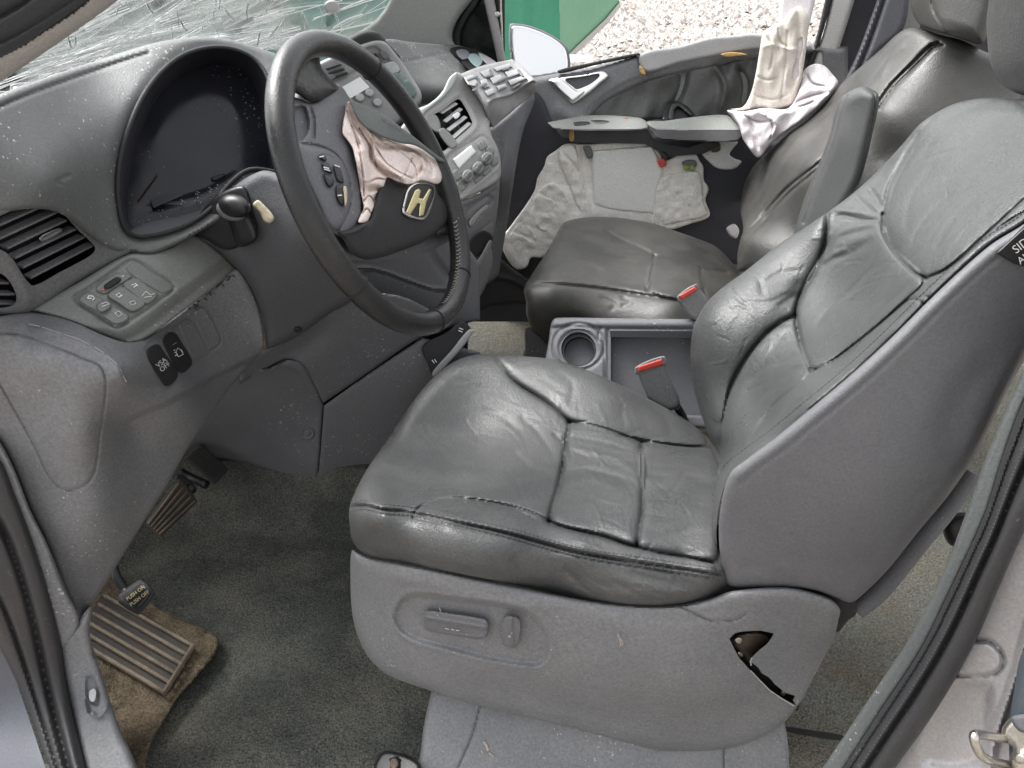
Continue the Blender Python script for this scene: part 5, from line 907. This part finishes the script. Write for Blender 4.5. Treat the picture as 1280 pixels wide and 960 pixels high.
bko = [(872, 396), (884, 377), (905, 358), (930, 340), (955, 320), (980, 301), (1008, 283), (1036, 264), (1062, 245), (1085, 225), (1110, 200), (1130, 178), (1150, 155), (1172, 140), (1195, 129), (1225, 123), (1280, 124), (1330, 130, 1), (1340, 380, 1), (1300, 425), (1280, 458), (1258, 498), (1236, 544), (1216, 582), (1185, 625), (1150, 668), (1115, 712), (1090, 740), (1075, 752), (1062, 758), (1045, 752), (1020, 742), (990, 738), (950, 738), (905, 735, 1), (899, 715), (893, 680), (890, 650), (892, 622), (897, 598), (893, 572), (884, 540), (874, 510), (866, 478), (863, 440), (866, 412)]
bcd = Off(bk_d, ops)
k_ = bko.index((1225, 123)); j_ = bko.index((899, 715))
fo = bko[:k_+1]+[(1280, 124), (1340, 126), (1390, 140), (1400, 175, 1)]+[(x+3, y+3)+((1,) if i == 0 else ()) for i, (x, y) in enumerate([(1398, 186)]+[(1330, 236)]+seamb[1:])]+[(897, 700, 1), (890, 680)]+bko[j_+3:]
relief('backrest', fo, bk_d, M_LEAB, ds, step=1.7, r=.022, rd=.02, thick=.12, ops=ops)
sd2 = Dep([(1280, 280, .0), (1100, 440, -.02), (1000, 520, -.02), (912, 592, -.01), (893, 660, .0), (905, 735, .0), (1060, 757, .0), (1080, 620, -.03), (1230, 500, -.01), (1310, 420, .02)])
sidep = [(x, y+1) for x, y in seamb[:-2]]+[(900, 640), (899, 680), (904, 712), (912, 732), (950, 734), (990, 734), (1020, 738), (1045, 747), (1062, 753), (1073, 748), (1110, 712), (1150, 662), (1185, 620), (1214, 578), (1234, 540), (1256, 494), (1278, 455), (1300, 420), (1345, 370, 1)]
sidep[0] = (1330, 238)
sidep = [(1400, 182, 1)]+sidep[:-1]+[(1345, 370), (1400, 300), (1425, 220)]
relief('backrest_side', sidep, sd2, M_VIN, ds, step=2.2, r=.014, rd=.016, thick=.10, ops=[('g', [(x+13, y+14) for x, y in seamb[:-2]], 2.5, .002, 1), ('g', [(925, 700), (960, 722), (1010, 728)], 14, .003), ('g', [(1180, 560), (1200, 500), (1250, 440)], 20, .003)])
stitches('stitching', [(x-9, y-7) for x, y in seamb[:-1]], bcd, M_THR, ds, dash=3.6, gap=2.2, w=1.1, off=-.0015)
stitches('stitching', [(x+8, y+9) for x, y in seamb[:-2]], sd2, M_THR, ds, dash=3.6, gap=2.2, w=1.1, off=-.0015)
tg_ = Off(bk_d, ops)
relief('airbag_label', [(1245, 316, 1), (1262, 300, 1), (1290, 272, 1), (1320, 290, 1), (1300, 330), (1281, 333, 1), (1268, 330, 1)], sd2, M_BLKM, ds, step=1.5, r=.002, thick=.004, off=-.006)
text('label_lettering', 'SIDE', 1279, 305, 38, 15, sd2, M_WHT, ds, off=-.0095)
text('label_lettering', 'AIRBAG', 1291, 314, 38, 13, sd2, M_WHT, ds, off=-.0095)
strokes('label_thread', [[(1249, 314), (1262, 302), (1285, 281)]], 1, sd2, M_MARK, ds, off=-.0092)
relief('headrest', [(1300, -170), (1262, -150), (1242, -90), (1236, 0), (1233, 26), (1234, 50), (1237, 75), (1245, 96), (1256, 108), (1275, 118), (1300, 122), (1350, 118), (1390, 90), (1410, 0), (1400, -110), (1360, -165)], Dep([(1240, 0, .40), (1240, 90, .38), (1300, 0, .28), (1300, 110, .28)]), M_LEAB, ds, step=2.5, r=.04, thick=.12)
# --- side cover
sk_d = Dep([(440, 700, .05), (500, 706, .0), (600, 724, -.02), (770, 757, -.02), (900, 745, -.015), (1045, 770, .0), (440, 765, .05), (487, 845, .01), (600, 882, -.005), (850, 940, .0), (985, 900, .01), (1030, 820, .02), (650, 800, -.03), (850, 850, -.03)])
pill = z3(420, 640, .336, [(208, 400), (220, 345), (250, 310), (300, 295), (450, 312), (600, 332), (690, 352), (750, 388), (790, 440), (803, 500), (790, 550), (755, 578), (700, 578), (560, 556), (420, 520), (300, 488), (235, 450)])
Zs = lambda *p: z3(850, 640, .336, p)
sko = [(440, 688), (450, 693), (468, 699), (500, 705), (550, 714), (600, 724), (640, 732), (690, 743), (740, 752), (790, 757), (830, 758), (862, 755), (890, 748), (910, 740), (950, 735), (990, 735), (1020, 742), (1040, 750), (1050, 762), (1048, 775), (1043, 795), (1030, 822), (1015, 850), (1002, 875), (993, 888), (978, 905), (950, 922), (925, 932), (890, 938), (850, 939), (823, 938), (790, 930), (722, 912), (660, 897), (598, 882), (540, 864), (510, 854), (487, 845), (472, 834), (458, 818), (446, 792), (440, 765), (438, 725)]
hole_s = Zs((184, 472, 1), (205, 452), (235, 445), (300, 441, 1), (349, 452, 1), (340, 468), (322, 492), (296, 512, 1), (268, 541), (260, 556, 1), (290, 578), (304, 600, 1), (330, 615), (352, 640, 1), (392, 672), (410, 678, 1), (428, 684, 1), (420, 700, 1), (434, 722, 1), (405, 706), (372, 690, 1), (350, 680), (335, 662, 1), (300, 630), (262, 590, 1), (240, 565), (222, 545), (205, 515))
relief('side_cover', sko, sk_d, M_PL, ds, step=1.8, r=.016, thick=.012, holes=[hole_s],
       ops=[('p', pill, 9, -.014), ('G', pill, 3, -.002), ('g', Zs((-10, 345), (30, 365), (90, 395), (130, 407), (180, 405), (215, 398), (245, 380)), 1.5, .004, 1), ('g', [(700, 748), (780, 765), (860, 770), (900, 760)], 10, .004), ('g', [(620, 860), (740, 890), (860, 905), (960, 895)], 26, .010, 1), ('g', [(470, 716), (600, 745), (700, 765)], 6, -.003)])
relief('exposed_mechanism', Zs((165, 440, 1), (365, 430, 1), (450, 700, 1), (440, 740, 1), (340, 720, 1), (180, 560, 1)), sk_d, M_BLK, ds, step=3, thick=.02, off=.035)
MM = mat('brown_steel', (.10, .08, .06), .45, metal=.6, mottle=(.8, 40, (.2, .16, .12)))
relief('recliner_plate', Zs((190, 470), (240, 452), (300, 450), (330, 470), (290, 510), (262, 560), (245, 550), (215, 520)), sk_d, MM, ds, step=1.5, r=.004, thick=.01, off=.026)
relief('recliner_bolt', Zs((200, 476), (212, 466), (228, 466), (236, 478), (228, 492), (210, 492)), sk_d, M_MET, ds, step=.9, r=.003, thick=.01, off=.018)
relief('recliner_bolt', Zs((212, 525), (226, 520), (236, 532), (226, 542), (214, 538)), sk_d, M_MET, ds, step=.9, r=.002, thick=.01, off=.018)
relief('recliner_bolt', Zs((372, 672), (384, 665), (394, 676), (384, 684)), sk_d, M_MET, ds, step=.9, r=.002, thick=.01, off=.018)
strokes('torn_edge', [Zs((268, 542), (262, 556), (265, 572))+[], Zs((262, 590), (300, 630), (335, 665), (372, 690), (425, 722))], 1.6, sk_d, M_SIL2, ds, off=-.002)
Zk = lambda *p: z3(420, 640, .336, p)
s1 = relief('seat_switch', Zk((330, 372), (345, 366), (440, 378), (540, 394), (562, 402), (568, 430), (560, 462), (545, 473), (440, 460), (345, 443), (328, 432), (326, 400)), sk_d, M_PLD, ds, step=1.1, r=.006, thick=.03, off=-.006, ops=[('g', Zk((336, 392), (440, 410), (555, 430)), 2, -.003, 1), ('p', Zk((332, 400), (440, 415), (560, 436), (560, 462), (440, 456), (332, 436)), 3, -.002)])
relief('seat_switch', Zk((622, 400), (632, 386), (655, 386), (680, 396), (687, 430), (682, 475), (670, 502), (648, 506), (626, 498), (616, 470), (616, 430)), sk_d, M_PLD, ds, step=1.1, r=.006, thick=.03, off=-.006, ops=[('p', Zk((655, 392), (686, 402), (686, 440), (676, 500), (660, 500)), 3, -.004)])
icon('switch_mark', [Zk((405, 433), (420, 436)), Zk((428, 437), (440, 439)), Zk((446, 440), (458, 442))], .9, sk_d, -.0095, M_MARK, ds)
relief('gap_backing', [(890, 715, 1), (960, 722), (1040, 735), (1070, 748), (1062, 770), (1040, 785), (900, 775, 1)], sk_d, M_BLKM, ds, step=3, thick=.03, off=.035)  # dark piece added so the gap below the backrest reads dark
# --- riser below
rs_d = Dep([(538, 868, .03), (722, 912, .02), (985, 905, .04), (521, 956, -.055), (990, 970, .01), (500, 990, -.085)])
relief('seat_riser', [(540, 860, 1), (600, 872), (722, 900), (850, 930), (940, 915), (978, 895, 1), (984, 920), (987, 960), (990, 1000, 1), (480, 1000, 1), (520, 958), (530, 905)], rs_d, M_PL, ds, step=2, r=.01, thick=.05, ops=[('g', [(601, 880), (590, 920), (566, 975)], 1.3, .004, 1), ('g', [(904, 934), (905, 1000)], 1.3, .004, 1)])
strokes('scuff_mark', [[(604, 927), (608, 932), (610, 939)], [(611, 941), (617, 946)], [(601, 938), (604, 941)], [(552, 900), (553, 902)], [(553, 938), (555, 940)]], [3, 2, 2, 1.4, 1.4], rs_d, mat('tan_scuff', (.36, .31, .28), .8), ds, off=-.0015)
strokes('scuff_mark', [[(772, 792), (775, 800), (776, 808)], [(776, 798), (779, 806)], [(549, 760), (551, 764)], [(546, 768), (548, 770)]], [2, 1.4, 1.2, 1.2], sk_d, bpy.data.materials['tan_scuff'], ds, off=-.0115)
fc_ = relief('seat_rail_end', [(466, 966), (470, 950), (480, 939), (500, 941), (518, 948), (526, 956), (530, 1000, 1), (460, 1000, 1)], Dep([(470, 950, -.085, 'z'), (520, 950, -.085, 'z'), (500, 990, -.09, 'z')]), M_BLK, ds, step=1.5, r=.006, thick=.03, ops=[('p', [(488, 950), (498, 948), (500, 958), (490, 960)], 2, .006)])
relief('rail_debris', [(489, 949), (495, 948), (498, 956), (493, 962), (488, 958)], Dep([(470, 950, -.075, 'z'), (520, 950, -.075, 'z'), (500, 990, -.08, 'z')]), M_DUST, ds, step=1, r=.003, thick=.01)
# recline frame behind the backrest
tube('frame_tube', [P(1070, 762, .05), P(1100, 738, .06), P(1150, 676, .08), P(1180, 640, .10), P(1215, 590, .12)], .012, M_PLD, ds, seg=12)
relief('frame_bracket', [(1044, 768), (1056, 756), (1068, 757), (1070, 768), (1060, 776), (1048, 790), (1042, 788)], Dep([(1050, 760, .03), (1070, 770, .03), (1050, 790, .03)]), M_BLK, ds, step=1.4, r=.008, thick=.04)
rc = relief('seat_belt_anchor', [(1178, 662), (1180, 650), (1190, 642), (1210, 640), (1225, 650), (1215, 676), (1200, 684), (1186, 680)], Dep([(1178, 660, .25), (1210, 640, .25), (1190, 682, .24)]), M_BLK, None, step=1.5, r=.02, thick=.05)
tag(rc, 'small black plastic belt anchor cover on rear carpet behind driver seat', 'anchor cover')

# ================================================================== pedals and heel pad
fl = Dep([(130, 740, -.106), (260, 800, -.106), (200, 900, -.106), (120, 860, -.106)], 'z')
hp_ = thing('heel_pad', 'dusty ribbed rubber heel pad on brown stained carpet under the pedals', 'floor mat')
relief('stained_surround', [(105, 745, 1), (128, 718), (150, 722), (175, 742), (205, 764), (240, 780), (262, 790), (273, 800), (266, 820), (245, 846), (222, 872), (205, 900), (188, 930), (180, 970, 1), (120, 980, 1), (110, 860, 1)], fl, M_CARP2, hp_, step=1.8, r=.004, thick=.006, off=-.004, ops=[('f', lambda x, y: .004*vnoise(x, y, 3, 2))])
grooves = [[(130+dx, 748+dy), (232+dx*.83, 812+dy*1.04)] for dx, dy in []]
A0, A1, B0, B1 = (130, 744), (243, 809), (96, 800), (206, 866)
pad_ops = []
relief('rubber_pad', [(104, 790), (126, 745), (133, 743), (180, 768), (240, 806), (242, 812), (224, 840), (206, 863), (198, 864), (150, 836), (100, 806)], fl, M_HEEL, hp_, step=1.6, r=.004, thick=.01, off=-.014)
for i in range(6):
    f = i/5; a = (A0[0]*(1-f)+B0[0]*f, A0[1]*(1-f)+B0[1]*f); b = (A1[0]*(1-f)+B1[0]*f, A1[1]*(1-f)+B1[1]*f)
    a = (a[0]+1, a[1]+1)
    bar('rib', D3(fl, *a, -.022), D3(fl, *b, -.022), (0, 0, 1), .006, .010, M_DUST, hp_)
bar('rib', D3(fl, 241, 808, -.022), D3(fl, 205, 866, -.022), (0, 0, 1), .006, .010, M_DUST, hp_)

pk_d = Dep([(148, 748, .045), (175, 725, .075), (193, 738, .06), (173, 769, .03)])
pkp = thing('parking_brake_pedal', 'small black parking brake pedal lettered push on push off', 'pedal')
relief('pedal_pad', [(147, 748), (150, 742), (173, 725), (178, 725), (192, 738), (193, 743), (176, 767), (171, 768), (150, 755)], pk_d, M_BLKM, pkp, step=1, r=.005, thick=.02)
relief('pad_plate', [(156, 748), (160, 743), (174, 731), (179, 732), (187, 741), (174, 758), (169, 759)], pk_d, M_BLK, pkp, step=1, r=.002, thick=.006, off=-.003)
tube('arm', [P(128, 690, .10), P(140, 705, .095), P(146, 722, .08), P(156, 738, .07), P(166, 746, .06)], .008, M_BLK, pkp, seg=10)
text('pedal_lettering', 'PUSH ON\nPUSH OFF', 172, 744.5, 37, 6.6, pk_d, M_YEL, pkp, off=-.0065, line=1.25)
br_d = Dep([(183, 654, .22), (215, 604, .30), (244, 628, .32), (200, 670, .22)])
brp = thing('brake_pedal', 'wide dusty ribbed brake pedal half hidden behind the dashboard edge', 'pedal')
relief('pedal_pad', [(183, 655), (186, 648), (222, 600), (228, 600), (246, 626), (244, 630), (204, 668), (198, 670)], br_d, M_HEEL, brp, step=1.3, r=.005, thick=.02)
for i in range(5):
    f = i/4*.9+.05; a = (185*(1-f)+200*f, 654*(1-f)+668*f); b = (222*(1-f)+244*f, 603*(1-f)+628*f)
    bar('rib', D3(br_d, *a, -.003), D3(br_d, *b, -.003), (.5, -.4, 1), .003, .006, M_DUST, brp)
tube('arm', [P(226, 598, .40), P(234, 605, .36), P(240, 612, .33)], .009, M_BLK, brp)
ac_d = Dep([(232, 574, .42), (249, 557, .46), (284, 586, .47), (267, 606, .42)])
acp = thing('accelerator_pedal', 'black finely ribbed accelerator pedal at the back of the footwell', 'pedal')
relief('pedal_pad', [(231, 574), (236, 566), (249, 556), (254, 557), (283, 584), (284, 589), (270, 604), (266, 605), (250, 590)], ac_d, M_HEEL, acp, step=1.2, r=.004, thick=.02)
for i in range(8):
    f = i/7*.86+.07; a = (233*(1-f)+251*f, 573*(1-f)+558*f); b = (267*(1-f)+283*f, 603*(1-f)+587*f)
    bar('rib', D3(ac_d, *a, -.003), D3(ac_d, *b, -.003), (.5, -.4, 1), .0018, .004, M_RUB, acp)
tube('arm', [P(225, 590, .44), P(240, 598, .44), P(258, 606, .43)], .010, M_BLK, acp)

# ================================================================== steering wheel
SWC = np.array([-.3322, .2044, .7256]); SWN = np.array([.9296, -.0738, .3610]); SWN /= np.linalg.norm(SWN); RR = .1816
swu = np.cross([0, 1., 0], SWN); swu = -swu/np.linalg.norm(swu)      # up in the wheel plane
if swu[2] < 0: swu = -swu
swv = np.cross(SWN, swu); swv /= np.linalg.norm(swv)
wh = thing('steering_wheel', 'black leather steering wheel with burst airbag and worn rim', 'steering wheel')
def wp(a, r=RR, o=0): return SWC+r*(math.cos(a)*swu+math.sin(a)*swv)+o*SWN
M_RIM = mat('rim_leather', (.013, .0135, .014), .27, [('v', 400, .0006)], mottle=(.8, 12, (.028, .028, .028)), speck=.1, speckcol=(.2, .2, .2))
M_RIMB = mat('rim_gloss_leather', (.018, .018, .018), .20, [('v', 420, .0008)], mottle=(.5, 20, (.03, .03, .03)))
tube('rim', [wp(2*math.pi*i/64) for i in range(64)], .0152, M_RIM, wh, seg=28, closed=True, sub=3)
def pangle(px, py):
    k = ray(px, py); t = ((SWC-CAM)@SWN)/(k@SWN); p = CAM+t*k-SWC; return math.atan2(p@swv, p@swu)
for px, py in [(462, 62), (540, 395), (447, 352), (580, 350)]:
    a = pangle(px, py); c = wp(a); tube('rim_joint', [c+.0156*(math.cos(b)*SWN+math.sin(b)*(math.cos(a)*swu+math.sin(a)*swv)) for b in np.arange(16)/16*2*math.pi], .0012, M_GAP, wh, seg=6, closed=True, sub=1)
# inner stitching on the lower right
a0, a1 = pangle(572, 285), pangle(552, 385)
if a1 < a0-math.pi: a1 += 2*math.pi
if a1 > a0+math.pi: a1 -= 2*math.pi
V = []; F = []
for k in range(26):
    a = a0+(a1-a0)*k/25; rd = math.cos(a)*swu+math.sin(a)*swv; tg = -math.sin(a)*swu+math.cos(a)*swv; c = wp(a)
    for s_ in (-1, 1):
        p0 = c-.0158*(rd*.93-SWN*.36)+tg*.0006; p1 = c-.0158*(rd*.93-SWN*.36)+SWN*.0035*s_+tg*.003-rd*.001*0; w_ = tg*.0005
        b = len(V); V += [p0-w_, p0+w_, p1+w_, p1-w_, p0-w_-rd*.0008, p0+w_-rd*.0008, p1+w_-rd*.0008, p1-w_-rd*.0008]; F += [[b, b+1, b+2, b+3], [b+4, b+5, b+6, b+7], [b, b+1, b+5, b+4], [b+2, b+3, b+7, b+6], [b+1, b+2, b+6, b+5], [b, b+3, b+7, b+4]]
o = mesh_obj('stitching', V, F, mat('pale_thread', (.45, .43, .38), .8), wh); o['kind'] = 'stuff'
wpl = Plane(SWC-SWN*.012, SWN); wpb = Plane(SWC-SWN*.035, SWN); hubc = (470, 235)
ZW = lambda *p: z3(340, 120, .3125, p)
def dome(base, cx, cy, rr, h): return lambda x, y: base(x, y)-h*np.clip(1-((np.asarray(x)-cx)**2+(np.asarray(y)-cy)**2)/rr**2, -.6, 1)
hubd = dome(wpl, 470, 230, 130, .030)
relief('hub_back', [(362, 140), (372, 112), (392, 118), (420, 105), (440, 125), (480, 160), (550, 230), (570, 290), (540, 312), (500, 322), (450, 325), (420, 318), (385, 290), (366, 250), (360, 190)], wpb, M_PLD, wh, step=3, r=.02, thick=.06, ops=[('p', [(372, 150), (395, 140), (410, 170), (396, 185), (374, 180)], 6, -.01)])
relief('upper_spoke', [(352, 95), (362, 62), (372, 55), (396, 56), (399, 62), (402, 84), (418, 103), (424, 112), (410, 122), (390, 128), (368, 116), (360, 118)], Plane(SWC-SWN*.006, SWN), M_RIMB, wh, step=1.6, r=.016, thick=.03)
relief('hub_cover', [(362, 122), (392, 128), (421, 105), (437, 124), (440, 150), (442, 185), (450, 225), (452, 262), (448, 282), (430, 296), (408, 284), (392, 262), (378, 240), (366, 205), (360, 170)], hubd, M_PLD, wh, step=1.8, r=.012, thick=.04,
       ops=[('g', [(386, 130), (392, 150), (392, 178)], 2, .006), ('g', [(371, 180), (396, 182), (421, 195), (436, 222), (438, 254), (422, 288)], 1.6, .005, 1), ('p', [(366, 135), (382, 132), (388, 160), (380, 178), (366, 176)], 5, -.012)])
relief('spoke_pod', ZW((80, 175), (120, 190), (180, 200), (230, 215), (270, 245), (300, 290), (314, 350), (312, 430), (295, 500), (262, 540), (225, 520), (190, 450), (150, 370), (110, 290), (80, 220)), hubd, M_PLD, wh, step=1.5, r=.012, thick=.03, off=-.006, ops=[('g', ZW((180, 230), (230, 240), (262, 270), (285, 330), (296, 400), (290, 470)), 1.4, .003)])
for pl in [ZW((188, 235), (210, 235), (218, 258), (200, 256)), ZW((200, 270), (225, 268), (236, 290), (242, 310), (215, 300)), ZW((208, 312), (240, 325), (248, 350), (232, 366), (215, 345)), ZW((246, 278), (268, 282), (285, 330), (286, 348), (262, 340), (252, 310)), ZW((258, 358), (286, 362), (292, 400), (286, 440), (272, 432), (260, 410))]:
    relief('wheel_button', pl, hubd, M_BLK, wh, step=.9, r=.003, thick=.01, off=-.012)
_o = strokes('button_mark', [ZW((190, 244), (208, 240)), ZW((206, 284), (228, 290)), ZW((208, 292), (232, 299)), ZW((250, 276), (272, 284)), ZW((262, 398), (280, 396))], 1.5, hubd, M_WHT, wh, off=-.0145); _o['kind'] = 'stuff'
relief('broken_edge', ZW((286, 362), (298, 364), (300, 420), (292, 440), (288, 400)), hubd, mat('cream_break', (.62, .52, .38), .7), wh, step=.9, r=.002, thick=.008, off=-.0145)
relief('airbag_cover', ZW((455, 328), (500, 340), (560, 352), (640, 372), (680, 410), (716, 450), (700, 500), (655, 548), (600, 585), (540, 610), (480, 632), (430, 648), (370, 655), (320, 630), (285, 575), (262, 545), (310, 530), (352, 508), (390, 492), (410, 430), (430, 370)), dome(wpl, 480, 240, 120, .042), M_BLKM, wh, step=1.6, r=.010, thick=.05, ops=[('g', ZW((290, 550), (340, 540), (385, 508)), 1.5, -.003)])
relief('lower_spoke', ZW((650, 545), (690, 510), (730, 470), (760, 500), (770, 560), (740, 580), (700, 560), (665, 560)), dome(wpl, 480, 240, 120, .0), M_RIMB, wh, step=1.4, r=.012, thick=.03, off=-.008)
relief('right_spoke', ZW((660, 350), (700, 300), (740, 360), (755, 440), (730, 480), (710, 430), (680, 400)), dome(wpl, 480, 240, 120, .0), M_RIMB, wh, step=1.4, r=.012, thick=.03, off=-.008)
embd = dome(wpl, 480, 240, 120, .042)
relief('emblem_ring', ZW((545, 368), (575, 345), (620, 345), (650, 358), (657, 385), (645, 430), (625, 480), (610, 496), (575, 492), (535, 478), (522, 460), (530, 415)), embd, M_CHR, wh, step=.8, r=.002, thick=.008, off=-.006, holes=[ZW((552, 374), (578, 353), (618, 353), (641, 364), (647, 387), (635, 428), (617, 474), (605, 486), (577, 484), (542, 470), (531, 456), (539, 415))])
relief('emblem_plate', ZW((545, 368), (575, 345), (620, 345), (650, 358), (657, 385), (645, 430), (625, 480), (610, 496), (575, 492), (535, 478), (522, 460), (530, 415)), embd, M_BLK, wh, step=1.2, thick=.006, off=-.004)
relief('emblem_letter', ZW((536, 466, 1), (572, 378, 1), (586, 371, 1), (596, 378, 1), (588, 408, 1), (604, 412, 1), (628, 372, 1), (638, 374, 1), (618, 425, 1), (606, 476, 1), (588, 482, 1), (590, 450, 1), (594, 432, 1), (584, 428, 1), (570, 448, 1), (552, 476, 1)), embd, M_GOLD, wh, step=.7, r=.0015, thick=.004, off=-.008)
fb = thing('driver_airbag', 'burst cream pink airbag fabric spilling from the steering wheel hub', 'airbag')
def folds(x, y):
    u = x*.55+y*.84; v = x*.84-y*.55
    return .030*(vnoise(v*1.0+40, u*.3, 13, 41)-.5)+.004*(vnoise(v+10, u*.5+30, 5, 42)-.5)+.012*(vnoise(x, y, 22, 43)-.5)
fabd = dome(wpl, 490, 200, 130, .045)
relief('fabric', ZW((296, 30), (312, 22), (345, 95), (390, 135), (440, 165), (490, 180), (540, 188), (590, 205), (632, 232), (660, 262), (678, 300), (676, 340), (660, 352), (625, 342), (595, 338), (565, 350), (535, 352), (500, 340), (462, 325), (452, 345), (436, 400), (425, 430), (405, 450), (392, 480), (378, 503), (345, 506), (352, 480), (366, 450), (358, 400), (350, 350), (338, 280), (322, 210), (300, 175), (282, 150), (284, 110), (292, 70)), fabd, M_FAB, fb, step=.8, r=.006, thick=.006, off=-.006,
       ops=[('f', folds)]+[('g', ZW(*p), w, d_, 1) for p, w, d_ in [(((300, 60), (325, 130), (350, 190)), 1, .008), (((318, 120), (345, 200), (362, 300), (368, 400)), 1.1, .010), (((350, 130), (400, 220), (420, 290)), 1, .008), (((395, 170), (450, 260), (500, 300), (560, 330)), 1.1, .009), (((450, 190), (520, 230), (570, 280), (580, 330)), 1, .008), (((500, 200), (560, 215), (610, 250), (630, 310)), 1, .008), (((380, 350), (420, 330), (455, 335)), 1.1, .010), (((365, 420), (390, 400), (415, 440)), 1, .010), (((360, 470), (380, 450), (395, 470)), 1, .008), (((560, 250), (540, 300), (520, 330)), .9, .008)]]+[ ('g', ZW((310, 40), (330, 110), (380, 190), (400, 280)), 2.5, .016), ('g', ZW((330, 90), (390, 180), (400, 250), (440, 300), (520, 340)), 3, .018), ('g', ZW((400, 150), (430, 200), (520, 210), (580, 230), (600, 280), (560, 340)), 2.2, .016), ('g', ZW((440, 170), (520, 195), (600, 225)), 3, -.010), ('g', ZW((370, 380), (400, 370), (430, 380), (410, 430)), 4, .02), ('g', ZW((350, 200), (370, 300), (375, 360)), 4, -.018), ('g', ZW((410, 240), (480, 300), (540, 335)), 4, -.012), ('g', ZW((610, 240), (640, 290), (640, 330)), 3, .012), ('g', ZW((550, 220), (595, 250), (610, 300)), 2.5, -.014)])
relief('torn_flap', ZW((310, 18), (345, 28), (420, 60), (470, 90), (520, 128), (570, 165), (620, 205), (665, 240), (702, 266), (670, 262), (638, 240), (600, 212), (560, 195), (520, 190), (480, 178), (440, 165), (405, 145), (375, 128), (345, 92), (325, 55)), dome(wpl, 490, 200, 130, .075), mat('flap_plastic', (.075, .088, .082), .55, GRAIN, mottle=(.5, 20, (.12, .135, .13))), fb, step=1.0, r=.003, thick=.006, off=-.008)
text('flap_lettering', 'SRS AIRBAG', 490, 155, -32, 5.5, dome(wpl, 490, 200, 130, .075), M_PLD, fb, off=-.010)

for o in S.objects:
    if o.type == 'MESH' and o.name.startswith('seal_ribs'): o['kind'] = 'structure'
